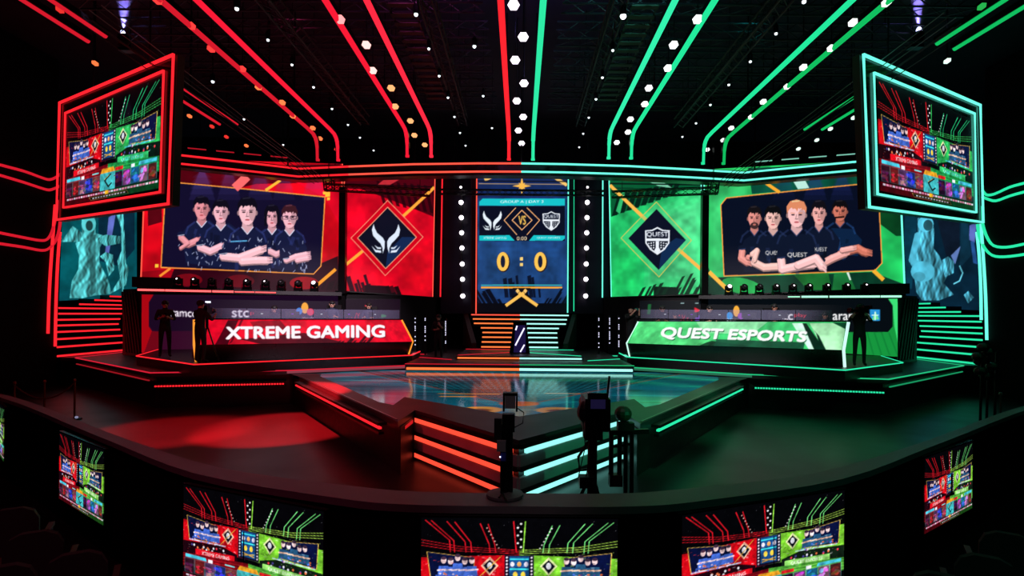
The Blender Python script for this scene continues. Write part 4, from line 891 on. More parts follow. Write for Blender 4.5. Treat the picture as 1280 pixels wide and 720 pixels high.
# sponsor strip screens on the plinth behind the desks
def sponsor(s):
    pl0 = wing(s); A = Vector((*pl0[0], 0)); B = Vector((*pl0[1], 0)); d = (B-A).normalized(); n = Vector((d.y, -d.x, 0)); n = -n if n.y > 0 else n
    pl = ((A + n*.09)[:2], (B + n*.09)[:2])
    if s < 0: q = wq(pl, (177, 441), (425, 428), (425, 370), (177, 368))
    else: q = wq(pl, (884, 430), (1122, 446), (1122, 372), (884, 372))
    t = empty('sponsor_screen', sum(q, Vector())/4, f'low sponsor display behind the {"red" if s < 0 else "green"} desk with white lettering on black', 'screen')
    cv = Canvas(300, 90, mp=px_map(q), bg=(30, 8, 34) if s < 0 else (8, 16, 22))
    if s < 0:
        cv.poly([(177, 368), (192, 368), (186, 378), (186, 408), (190, 414), (180, 442), (176, 442)], (170, 6, 18)); cv.poly([(182, 442), (196, 412), (430, 404), (430, 442)], (52, 8, 36)); cv.poly([(180, 442), (190, 414), (204, 414), (196, 442)], (110, 6, 22))
        cv.poly([(186, 378), (192, 371), (430, 371), (430, 412), (196, 414), (186, 408)], (26, 8, 32))
        cv.text('aramco', (208, 395), (246.5, 396.5), 6.6, (255, 245, 255), .03); cv.text('stc', (290, 396.5), (311, 396.5), 9.5, (240, 230, 250), .04)
        cv.text('play', (313, 394.5), (330, 395), 6, (230, 40, 60), .0); cv.ell(381, 385, 4.5, 7, (250, 170, 60)); cv.ell(374, 389, 4, 4.5, (60, 130, 220)); cv.ell(388, 390, 4.5, 4.5, (230, 50, 80)); cv.text('lifestyle', (378, 400), (392, 400), 4, (220, 210, 240), .01); cv.text('SAVVY', (428, 398), (450, 398), 8, (220, 20, 50), .0)
    else:
        cv.poly([(1000, 446), (1000, 408), (1060, 400), (1126, 380), (1126, 446)], (22, 150, 62)); cv.poly([(1122, 372), (1108, 372), (1116, 384), (1118, 408), (1126, 446)], (60, 226, 120))
        cv.poly([(880, 372), (1110, 373), (1116, 382), (1116, 408), (1110, 415), (880, 415)], (6, 12, 18)); 
        for k in range(6): cv.line([(1066 + k*9, 416), (1072 + k*10, 444)], 2, (12, 120, 50), .6)
        cv.text('aramco', (1041, 400), (1087, 400), 7.5, (255, 255, 255), .035); cv.poly([(1087.5, 387), (1100, 387), (1100, 401), (1087.5, 401)], (40, 150, 220)); cv.poly([(1094, 389), (1099, 399), (1090, 400)], (110, 230, 150)); cv.line([(1094, 390), (1094, 400)], 1.4, (220, 255, 250)); cv.line([(1090, 394), (1098, 394)], 1.2, (220, 255, 250))
        cv.text('stc', (974, 400), (991, 400), 8.5, (250, 245, 255), .05); cv.text('play', (993, 397), (1008, 398), 6, (250, 40, 60), .0)
        cv.ell(920.5, 389, 4, 7, (250, 176, 50)); cv.ell(912, 395, 4, 5, (40, 150, 230)); cv.ell(926, 395, 4, 4, (150, 60, 180)); cv.text('Qiddiya', (908, 402), (920, 402), 4, (230, 230, 240), .02)
    screen_mesh('display', q, cv, t); back_box('cabinet', q, .04, t)
    # short straight length of the same display, continuing towards the middle
    C0 = A + n*.06; C1 = Vector((s*3.62, 24.0, 0)); dd = (C1 - C0).normalized(); m_ = Vector((dd.y, -dd.x, 0)); m_ = -m_ if m_.y > 0 else m_
    pl = ((C0 + m_*.06)[:2], (C1 + m_*.06)[:2])
    if s < 0: q = wq(pl, (431, 412), (500, 412), (500, 374), (431, 374))
    else: q = wq(pl, (800, 414), (878, 414), (878, 376), (800, 376))
    cv = Canvas(90, 48, mp=px_map(q), bg=(24, 6, 24) if s < 0 else (8, 13, 18))
    if s < 0:
        cv.text('SAVVY', (430, 399), (450, 399), 8, (225, 20, 50), .0); cv.poly([(456, 381), (463, 384), (456, 390)], (230, 30, 50)); cv.ell(478, 395, 5, 2, (60, 150, 90), .8)
    else:
        cv.text('SAVVY', (843, 401), (867, 401), 8, (235, 20, 60), .0); cv.poly([(868, 384), (876, 388), (868, 392)], (240, 30, 50)); cv.poly([(869, 394), (875, 394), (875, 401), (869, 401)], (110, 60, 190)); cv.line([(812, 381), (811, 392)], 4, (30, 120, 60), .8)
        for x in (851, 869): cv.line([(x, 379), (x + 4, 379)], 1.2, (200, 240, 240), .7)
    screen_mesh('display', q, cv, t); back_box('cabinet', q, .03, t)
sponsor(-1); sponsor(1)

# sculpture screens beside the stairs: plain generic draped stone forms in teal
for s in (-1, 1):
    pl = ((s*19.3, 15), (s*19.3, 30))
    q = wq(pl, (74, 376), (171, 371), (171, 240), (79, 235)) if s < 0 else wq(pl, (1133, 384), (1227, 388), (1222, 240), (1128, 240))
    t = empty('sculpture_screen', sum(q, Vector())/4, 'teal LED panel with a pale stone archer-like figure above the left stairs' if False else f'teal LED panel showing a pale {"standing draped" if s < 0 else "crouching"} stone sculpture above the {"left" if s < 0 else "right"} stairs', 'screen')
    cv = Canvas(130, 180, mp=px_map(q), bg=(6, 74, 84) if s < 0 else (8, 34, 52))
    g = random.Random(21 + s); LT = (96, 222, 226) if s < 0 else (86, 196, 226)
    if s < 0:
        M = Z(60, 250, 5.54)
        cv.soft(M((80, 200), (300, 100), (330, 500), (90, 600)), (4, 100, 106), .5, .3); cv.poly(M((350, 100), (600, 60), (600, 340), (500, 460), (350, 420)), (8, 30, 50), .8); cv.poly(M((420, 120), (470, 90), (420, 380), (390, 420)), (100, 110, 196), .9)
        body = [((150, 680), (165, 560), (210, 480), (215, 380), (190, 300), (235, 230), (235, 130), (280, 110), (325, 130), (330, 230), (400, 250), (360, 330), (355, 430), (420, 560), (440, 650), (330, 660), (240, 680)),
                ((90, 290), (170, 180), (240, 230), (220, 290)), ((330, 270), (400, 240), (500, 250), (500, 300), (400, 320)),
                ((360, 390), (400, 360), (450, 380), (460, 480), (420, 530), (400, 430)), ((470, 90), (520, 80), (530, 240), (540, 440), (560, 470), (540, 590), (430, 650), (500, 540), (480, 420), (510, 350), (505, 190))]
    else:
        M = Z(1120, 260, 5.54)
        cv.poly(M((280, 60), (440, 60), (440, 300), (350, 340)), (14, 24, 40), .9); cv.poly(M((60, 40), (150, 40), (110, 560), (50, 560)), (10, 60, 80), .8); cv.poly(M((380, 330), (450, 260), (410, 390)), (110, 140, 210), .9); cv.poly(M((510, 120), (560, 100), (545, 240), (505, 220)), (96, 110, 190), .9); cv.poly(M((515, 230), (540, 230), (565, 390), (535, 380)), (40, 90, 160), .9); cv.poly(M((450, 100), (500, 110), (520, 330), (440, 420)), (14, 50, 70), .8)
        body = [((150, 70), (200, 50), (250, 80), (265, 160), (260, 280), (300, 330), (330, 400), (350, 480), (330, 520), (400, 600), (300, 640), (180, 640), (140, 580), (120, 420), (90, 370), (130, 250), (150, 160)),
                ((320, 360), (360, 335), (400, 370), (400, 450), (340, 480), (325, 420)), ((470, 600), (500, 575), (540, 620), (500, 660))]
        cv.line(M((440, 400), (462, 450), (440, 505), (400, 525)), 1.6, (100, 200, 220))
    for i, p in enumerate(body): cv.folds(M(*p), LT, 60 + i*7 + int(s), .55 if i == 0 else .8)
    if s < 0: cv.ell(*M((282, 165))[0], 9, 11, tuple(q_*.95 for q_ in LT)); cv.ell(*M((286, 178))[0], 4.6, 6.5, tuple(q_*.3 for q_ in LT)); cv.poly(M((290, 240), (330, 240), (330, 640), (300, 660), (285, 420)), tuple(q_*.35 for q_ in LT), .6); cv.line(M((515, 60), (520, 640)), 2, tuple(q_*.9 for q_ in LT))
    else:
        cv.ell(*M((205, 110))[0], 10, 10, LT); cv.ell(*M((222, 120))[0], 6, 7, tuple(q_*.4 for q_ in LT)); cv.limb(M((150, 190), (110, 360), (200, 430)), [8, 8], tuple(q_*.9 for q_ in LT)); cv.ell(*M((185, 440))[0], 15, 13, tuple(q_*.95 for q_ in LT)); cv.ell(*M((160, 475))[0], 8, 6, tuple(q_*.7 for q_ in LT), .6)
    cv.grain(.3, 20, 31 + s)
    screen_mesh('display', q, cv, t); back_box('cabinet', q, .25, t)
# ------------------------------------------------------------------ header canopy
def arc_pts(z):
    top = [(223, 198), (296, 205), (369.5, 212), (430, 209), (520, 206), (600, 205), (650, 204.8), (710, 205.5), (790, 208), (860, 212), (925, 215.5), (1000, 206.5), (1076, 198)]
    return [on(x, y, z) for x, y in top]
hd = empty('canopy_header', (0, 20, 8), 'long black overhead canopy fascia edged by two light lines, red left and mint right', 'canopy')
T = arc_pts(8.18)
xs_ = [p.x for p in T]
Tm = [Vector(((T[i].x - T[-1-i].x) / 2, (T[i].y + T[-1-i].y) / 2, 8.18)) for i in range(len(T))]
i0 = 6
Lp = Tm[:i0] + [Vector((0, Tm[i0].y, 8.18))]; Rp = [Vector((0, Tm[i0].y, 8.18))] + Tm[i0+1:]
ext = lambda P, a, b: P + (P - b) * .12
Lp = [Lp[0] + (Lp[0] - Lp[1])*.9] + Lp; Rp = Rp + [Rp[-1] + (Rp[-1] - Rp[-2])*.9]
for P, mats in ((Lp, (ER, ERC)), (Rp, (EG, EGC))):
    for dz in (0, -.30):
        k = 4 if mats[0] is ER else 0
        A_, B_ = (P[:-3], P[-4:]) if P is Lp else (P[:4], P[3:])
        off = Vector((0, -.06, dz))
        MB().tube([p + off for p in A_], .04, 4).build('light_line', ER if P is Lp else EGC, hd)
        MB().tube([p + off for p in B_], .04, 4).build('light_line', ERC if P is Lp else EGC, hd)
    b = MB()
    for a, c in zip(P[:-1], P[1:]):
        b.add([a + Vector((0,0,-.42)), c + Vector((0,0,-.42)), c + Vector((0,0,.08)), a + Vector((0,0,.08)), a + Vector((0,.5,-.42)), c + Vector((0,.5,-.42)), c + Vector((0,.5,.08)), a + Vector((0,.5,.08))], [(0,1,2,3), (3,2,6,7), (4,5,1,0), (5,4,7,6)])
    b.build('fascia', BLKM, hd)
for X_ in (-9, -4, 0, 4, 9): MB().bar((X_, 21.0 if abs(X_) < 5 else 21.6, 8.1), (X_, 21.0 if abs(X_) < 5 else 21.6, 11.55), .05).build('hanger', BLKM, hd)
for s in (-1, 1):                                  # short dashes of upper lamps on the wing parts of the canopy
    for k in range(5):
        a = Vector((s*(8.9 + k*.85), 21.3 - k*.32, 8.55)); 
        MB().bar(a, a + Vector((s*.55, -.2, 0)), .06, .03).build('dash_light', em((170, 20, 34) if s < 0 else (120, 190, 170), 1), hd)
# roof light bands: pairs of lit tubes running away over the audience and bending down on to the canopy
HZ = 9.1
BP = [(-10.35, -9.75, 'outermost'), (-7.45, -6.7, 'outer'), (-4.05, -3.2, 'inner'), (-.45, .42, 'centre'), (3.1, 3.9, 'inner'), (6.65, 7.4, 'outer'), (9.7, 10.3, 'outermost')]
def tone(x, b=None):
    if abs(x) < .6: return ER if x < 0 else em((44, 226, 160), 1.1)
    if x < 0: return [em((255, 38, 60), 1.3), em((240, 26, 52), 1.1), ERD][min(2, int(abs(x) / 3.5))]
    return [em((50, 232, 168), 1.1), em((34, 224, 150), 1.1), em((18, 190, 96), 1.0)][min(2, int(x / 3.5))]
for a, c, nm in BP:
    sd = 'mixed red and green' if nm == 'centre' else 'red' if a < 0 else 'green'
    t = empty('light_band', ((a+c)/2, 15, HZ), f'{nm} pair of long {sd} light tubes running under the roof' if nm == 'centre' else f'{nm} pair of long {sd} light tubes running under the roof to the canopy', 'light')
    for x in (a, c):
        if nm == 'outermost': P = [(x, 8, HZ), (x, 13.35 if abs(x) > 10 else 13.1, HZ)]; P2 = [(x, 15.2, HZ), (x, 17.2 if abs(x) < 10 and False else 19.2, HZ)]
        else:
            P = [(x, 7, HZ), (x, 18.9, HZ)] + [(x, 19.4, HZ - .02), (x, 19.62, HZ - .10), (x, 19.77, HZ - .24), (x, 19.86, HZ - .45), (x, 19.9, 8.22)]; P2 = None
            if nm == 'centre': P = [(x, 7, HZ), (x, 19.2, HZ), (x, 19.8, HZ-.08), (x, 20.15, 8.9), (x, 20.3, 8.25)]
            if nm == 'outer': P = [(q[0], q[1] + (.6 if i else 0), q[2]) for i, q in enumerate(P)]
        MB().tube(P, .07 if nm != 'outermost' else .05, 8).build('light_tube', tone(x), t, smooth=True)
        MB().tube([(q[0], q[1] + .02, q[2] + .08) for q in P], .1, 4).build('tube_housing', BLKM, t)
        for yy in (9.5, 16.5): MB().bar((x, yy, HZ + .1), (x, yy, 11.55), .03).build('hanger', BLKM, t)
        if P2: MB().tube(P2, .045, 6).build('light_tube', tone(x), t); MB().tube([(q[0], q[1], q[2] + .07) for q in P2], .07, 4).build('tube_housing', BLKM, t)
# hexagonal lamps
def hexlamp(p, r, mat, label, group, hang=True):
    t = empty('hexagon_lamp', p, label, 'lamp', group)
    T_ = Matrix.Rotation(math.radians(-32), 3, 'X')
    lh = MB().lathe([(r*1.02, 0), (r*1.06, .03), (r*.7, .10)], p, 6, T_).build('lamp_housing', BLKM, t)
    MB().lathe([(r*.97, -.012), (r*.97, -.001)], p, 6, T_).build('lens', mat, lh)
    MB().bar(Vector(p) + Vector((0, 0, .05)), (p[0], p[1], 11.55), .02).build('hanger', BLKM, t)
HX = [('centre', [(642, 6), (654, 46), (644, 75), (655, 104), (646, 126), (654, 146), (648, 163), (652, 179)], em((255, 240, 255), 2.2)),
      ('inner red', [(425, 24), (458, 56), (466, 88), (489, 110), (494, 133), (513, 151), (518, 169), (531, 181)], None),
      ('inner green', [(872, 24), (842, 56), (835, 85), (811, 110), (806, 130), (788, 149), (785, 165), (771, 178)], em((250, 255, 255), 1.8)),
      ('outer red', [(197, 0), (239, 32), (264, 61), (303, 86), (323, 109), (353, 128), (366, 145), (391, 160), (400, 173), (421, 187)], em((255, 96, 70), 1.3)),
      ('outer green', [(1108, 3), (1066, 28), (1039, 60), (1004, 84), (984, 108), (954, 127), (939, 146), (914, 160), (904, 175), (884, 187)], em((244, 255, 250), 1.6)),
      ('outermost red', [(75, 12), (119, 79), (237, 145), (265, 158), (283, 171), (308, 182)], em((255, 120, 66), 1.2)),
      ('outermost green', [(1227, 8), (1184, 76), (1067, 147), (1038, 161), (1021, 175), (998, 186)], em((220, 255, 240), 1.4))]
for nm, P, m_ in HX:
    for i, (x, y) in enumerate(P):
        p = on(x, y, HZ - .03); r = (.125 if 'most' not in nm else .09) * (1.04 if nm == 'centre' else .95 if nm.startswith('inner') else .86 if nm.startswith('outer ') else 1)
        mm = m_
        if nm == 'inner red': mm = em((255, 150, 150), 1.6) if i < 1 else em((255, 196, 190), 1.6) if i < 3 else em((255, 170, 110), 1.4)
        if nm == 'outer red': mm = em((255, 60, 56), 1.3) if i < 4 or i == 9 else em((255, 124, 70), 1.3)
        if nm == 'outermost red' and (i == 0 or i in (3, 4)): mm = em((230, 50, 44), 1.1)
        if nm == 'outermost green' and i == 0: mm = em((40, 180, 80), 1)
        hexlamp(p, r, mm, f'{ORD[i]} hexagonal roof lamp from the front along the {nm} light band', 'hexagonal roof lamps')
# small pin spots
PINS = [('left row near the centre', [(520, 18), (536, 61), (549, 95), (560, 122), (568, 146), (575, 166), (582, 182)]),
        ('right row near the centre', [(779, 20), (766, 63), (753, 97), (745, 124), (736, 147), (729, 167), (724, 184)]),
        ('row between the two red bands', [(296, 11), (335, 50), (365, 81), (392, 109), (415, 136), (435, 156), (450, 172), (467, 188)]),
        ('row between the two green bands', [(1005, 2), (970, 42), (938, 77), (911, 106), (888, 131), (870, 154), (853, 171)]),
        ('left row beyond the outer red band', [(266, 102), (305, 149), (354, 181)]),
        ('faint ones left of the centre band', [(593, 58), (604, 120), (615, 160), (250, 200)])]
for nm, P in PINS:
    for i, (x, y) in enumerate(P):
        p = on(x, y, HZ + .1); r = .035 if i else .045
        if nm.startswith('scattered'): r = .018
        t = empty('pin_spot', p, f'{ORD[i]} tiny white pin spot from the front, {nm}', 'lamp', 'tiny roof pin spots')
        MB().lathe([(r*1.5, .0), (r*1.6, .16), (r*.8, .22)], p + Vector((0, 0, .01)), 8).build('can', BLKM, t)
        MB().bar(p + Vector((0, 0, .2)), (p.x, p.y, 11.55), .015).build('hanger', BLKM, t); MB().ball(p, r if (x, y) != (779, 20) else .07, 8, 5).build('lens', em((235, 250, 255), 2.5 if (x, y) != (779, 20) else 5), t)
# two moving heads that throw blue beams upwards
for s, (x, y) in ((-1, (155, 46)), (1, (1147, 42))):
    p = at(x, y, 14.5); t = empty('beam_light', p, f'bright white-blue moving head lamp near the {"left" if s < 0 else "right"} hanging screen shining upwards', 'lamp')
    MB().lathe([(.10, -.25), (.15, -.1), (.13, .0)], p, 12, Matrix.Rotation(math.radians(-14), 3, 'X')).build('head', BLKM, t)
    MB().ball(p + Vector((0, -.05, .02)), (.075, .06, .13), 10, 7).build('lens', em((190, 190, 255), 5), t)
    MB().box(p + Vector((0, .1, -.3)), (.34, .2, .08)).build('base', BLKM, t); MB().bar(p + Vector((0, .22, -.3)), (p.x, p.y + .22, 11.55), .04).build('hanger', BLKM, t); MB().bar(p + Vector((0, .1, -.3)), p + Vector((0, .24, -.3)), .06).build('bracket', BLKM, t)
    l = bpy.data.lights.new('beam', 'SPOT'); l.color = (.28, .22, 1); l.energy = 2600; l.spot_size = math.radians(26); l.spot_blend = .7; l.shadow_soft_size = .03
    o = bpy.data.objects.new('beam', l); COL.objects.link(o); o.location = p + Vector((0, -.02, .18)); o.rotation_euler = (math.radians(180), 0, 0)
    hz = MB(); hz.lathe([(.10, .2), (.85, 2.4)], p, 20)
    o = hz.build('beam_haze', None or (lambda: None)() or MC.get('haze') or pm('haze', (255, 255, 255)), None)
    if 'hazev' not in MC:
        m = bpy.data.materials.new('haze_volume'); m.use_nodes = True; nt = m.node_tree; nt.nodes.clear(); v = nt.nodes.new('ShaderNodeVolumeScatter'); ou = nt.nodes.new('ShaderNodeOutputMaterial'); v.inputs['Density'].default_value = .22; nt.links.new(v.outputs[0], ou.inputs['Volume']); MC['hazev'] = m
    o.data.materials[0] = MC['hazev']; tag(o, f'thin haze lit blue above the {"left" if s < 0 else "right"} beam lamp', 'haze', kind='stuff')
# roof trusses
def truss(p, q, wd=.4, name='roof_truss', label='', mat=STEEL, n=None, cat='truss'):
    p = Vector(p); q = Vector(q); d = (q-p); L = d.length; d.normalize(); sd = d.cross(Vector((0, 0, 1)))
    sd = sd.normalized() if sd.length > .1 else Vector((1, 0, 0)); up = sd.cross(d)
    t = empty(name, p, label, cat); C4 = [(sd*a + up*c) * wd/2 for a, c in ((-1,-1), (1,-1), (1,1), (-1,1))]
    for c in C4: MB().tube([p + c, q + c], .025, 6).build('chord', mat, t)
    b = MB(); N = n or max(2, int(L / (wd*1.3)))
    for i in range(N):
        for j in range(4):
            a = C4[j]; c = C4[(j+1) % 4]; u0 = L*i/N; u1 = L*(i+1)/N
            b.tube([p + a + d*u0, p + c + d*u1], .013, 4)
    tag(b.build('lattice', mat, t), kind='stuff')
    for f_ in (.1, .9): m_ = p.lerp(q, f_); MB().bar(m_ + Vector((0, 0, wd/2)), (m_.x, m_.y, 11.55), .02).build('hanger', BLKM, t)
    return t
for i, Y in enumerate((11.2, 12.9, 14.6, 16.3, 18.0, 19.6)):
    for s in (-1, 1): truss((s*.9, Y, 9.9 + .05*i), (s*10.4, Y, 9.9 + .05*i), .42, label=f'{ORD[i]} dark lattice roof truss from the front, {"left" if s < 0 else "right"} half', mat=STEEL)
for s in (-1, 1):
    for k, X in enumerate((2.1, 5.6)): truss((s*X, 9, 9.55), (s*X, 20, 9.55), .3, label=f'{"inner" if k == 0 else "outer"} lengthwise lattice truss above the {"left" if s < 0 else "right"} pin spots')
    # slatted catwalk grilles
    gr = empty('roof_grille', (s*4.9, 15, 9.7), f'{"red" if s < 0 else "green"} lit slatted grille in the roof {"left" if s < 0 else "right"} of centre', 'grille')
    for X_ in (2.6, 2.9): MB().bar((s*X_, 15, 9.7), (s*X_, 15, 11.55), .04).build('hanger', BLKM, gr)
    for s2 in (-.28, .28): MB().bar((s*(2.75)+s2, 12.5, 9.645), (s*(2.75)+s2, 18.2, 9.645), .03).build('grille_rail', BLKM, gr)
    for i in range(14): MB().box((s*2.75, 12.6 + .42*i, 9.62), (.62, .16, .03)).build('slat', pm('slat_lit_r' if s < 0 else 'slat_lit_g', (60, 12, 18) if s < 0 else (34, 60, 30), .6), gr)  # red and green light put into the slat colour
# truss cable bundles running from the hanging screens to the canopy
for s in (-1, 1):
    t = empty('cable_bundle', (s*9.5, 16, 8.5), f'bundle of thin taut cables from the {"left" if s < 0 else "right"} hanging screen to the canopy corner', 'cable')
    for k, (dx, dz) in enumerate(((0, .1), (.1, .02), (.24, .0), (.34, -.12), (.18, -.2), (.42, -.25))):
        a = (at(1180, 22, 11.2) if True else None); A = Vector((s*(a.x + dx), 11.2, a.z + dz)); c = Vector((s*(7.5 + dx*.6), 21.0, 7.7 + dz*.8))
        MB().tube([A, A.lerp(c, .5) + Vector((0, 0, -.03)), c], .011, 5).build('cable', CABLEM if k in (0, 2) else STEEL, t)
for s in (-1, 1):
    truss((s*7.5, 21.3, 7.45), (s*3.6, 22.2, 7.45), .24, name='front_truss', label=f'small black truss hung just below the canopy over the {"red" if s < 0 else "green"} emblem screen', mat=BLKM)
    truss((s*7.3, 21.2, 7.72), (s*7.25, 21.2, 7.30), .3, name='truss_tower', label=f'short black truss block hanging at the {"left" if s < 0 else "right"} canopy corner', mat=BLKM, n=3)
truss((-3.3, 22.2, 7.5), (3.3, 22.2, 7.5), .18, name='front_truss', label='thin black truss hung below the canopy across the top of the score screen', mat=BLKM)

# ------------------------------------------------------------------ hanging screens
def hanging(s):
    if s < 0: C = [at(72, 275, 15.9), at(212, 255, 12.5), at(218.5, 69, 12.5), at(76, 129, 15.9)]; I = [(79, 259.5), (200, 240), (204.5, 88.5), (81.5, 141.5)]; D = [(81, 257), (198, 237.5), (202, 93), (84, 144)]
    else: C = [at(1085, 259, 12.5), at(1227.5, 278, 15.9), at(1224, 132, 15.9), at(1077.6, 69, 12.5)]; I = [(1097, 242.5), (1220.5, 265.5), (1218.5, 142), (1092.5, 91)]; D = [(1101, 238.5), (1217, 261), (1215, 146), (1096.5, 98)]
    t = empty('hanging_screen', sum(C, Vector())/4, f'large tilted hanging screen with a double {"red" if s < 0 else "mint"} light frame at upper {"left" if s < 0 else "right"}', 'screen')
    n = (C[1]-C[0]).cross(C[3]-C[0]).normalized()
    mt = ER if s < 0 else EGC
    k = n.dot(C[0])
    def hit(x, y, off=0):
        u, v = uvp(x, y); d = Vector((u, 1, v)); E = Vector((0, 0, CAMZ)); return E + d * ((n.dot(C[0] + n*off - E)) / n.dot(d))
    P = [hit(*p) for p in ((72, 275), (212, 255), (218.5, 69), (76, 129))] if s < 0 else [hit(*p) for p in ((1085, 259), (1227.5, 278), (1224, 132), (1077.6, 69))]
    m = sum(P, Vector())/4; b = MB(); b.plate([m + (p-m)*1.015 - n*.03 for p in P], n, .16).build('cabinet', BLK, t)
    if s < 0: e = [m + (p-m)*1.015 - n*.03 for p in P]
    MB().tube([p + n*.03 for p in P], .038, 4, closed=True).build('outer_light_frame', mt, t)
    Ii = [hit(x, y, .03) for x, y in I]; MB().tube(Ii, .032, 4, closed=True).build('inner_light_frame', mt, t)
    Dd = [hit(x, y, .012) for x, y in D]; broadcast_on(t, *Dd, mesh=BCM2)
    MB().plate([m + (p-m)*.97 for p in P], n, .028).build('face_panel', BLKG, t)
    for f in (.25, .75):
        a = P[3].lerp(P[2], f) - n*.2; MB().tube([a, a + Vector((0, 0, 3.2))], .02, 5).build('suspension_cable', STEEL, t)
hanging(-1); hanging(1)

# ------------------------------------------------------------------ monitors on the front wall
MONS = [((-.875+.0, 5.12), (.9, 5.12), 0, 'centre monitor of the curved front wall, directly below the round base'),
        ((-3.53, 6.0), (-1.78, 5.24), 0, 'large monitor on the front wall just left of the centre one'), ((1.49, 5.22), (3.45, 6.02), 0, 'large monitor on the front wall just right of the centre one'),
        ((-6.9, 8.5), (-5.45, 7.45), 0, 'second monitor from the centre on the left of the front wall'), ((5.3, 7.4), (6.75, 8.42), 0, 'second monitor from the centre on the right of the front wall'),
        ((-11.0, 11.8), (-9.58, 10.5), 0, 'outermost left monitor cut by the left edge of the picture'), ((9.5, 10.45), (11.0, 11.75), 0, 'outermost right monitor at the right edge of the picture')]
for (ax, ay), (bx, by), _, lab in MONS:
    zt = .85; h = 1.0
    A = Vector((ax, ay, zt-h)); B = Vector((bx, by, zt-h)); U = Vector((0, 0, h)); n = (B-A).cross(U).normalized()
    t = empty('wall_monitor', (A+B)/2, lab, 'monitor', 'monitors on the front wall'); sh = n*.06
    P = [A+sh, B+sh, B+U+sh, A+U+sh]; m = sum(P, Vector())/4
    bz = MB().plate([m + (p-m)*1.03 - n*.004 for p in P], n, .05).build('bezel', BLKG, t)
    broadcast_on(bz, *P)
    MB().box(m - n*.09, (.2, .12, .3)).build('wall_mount', BLKM, t)
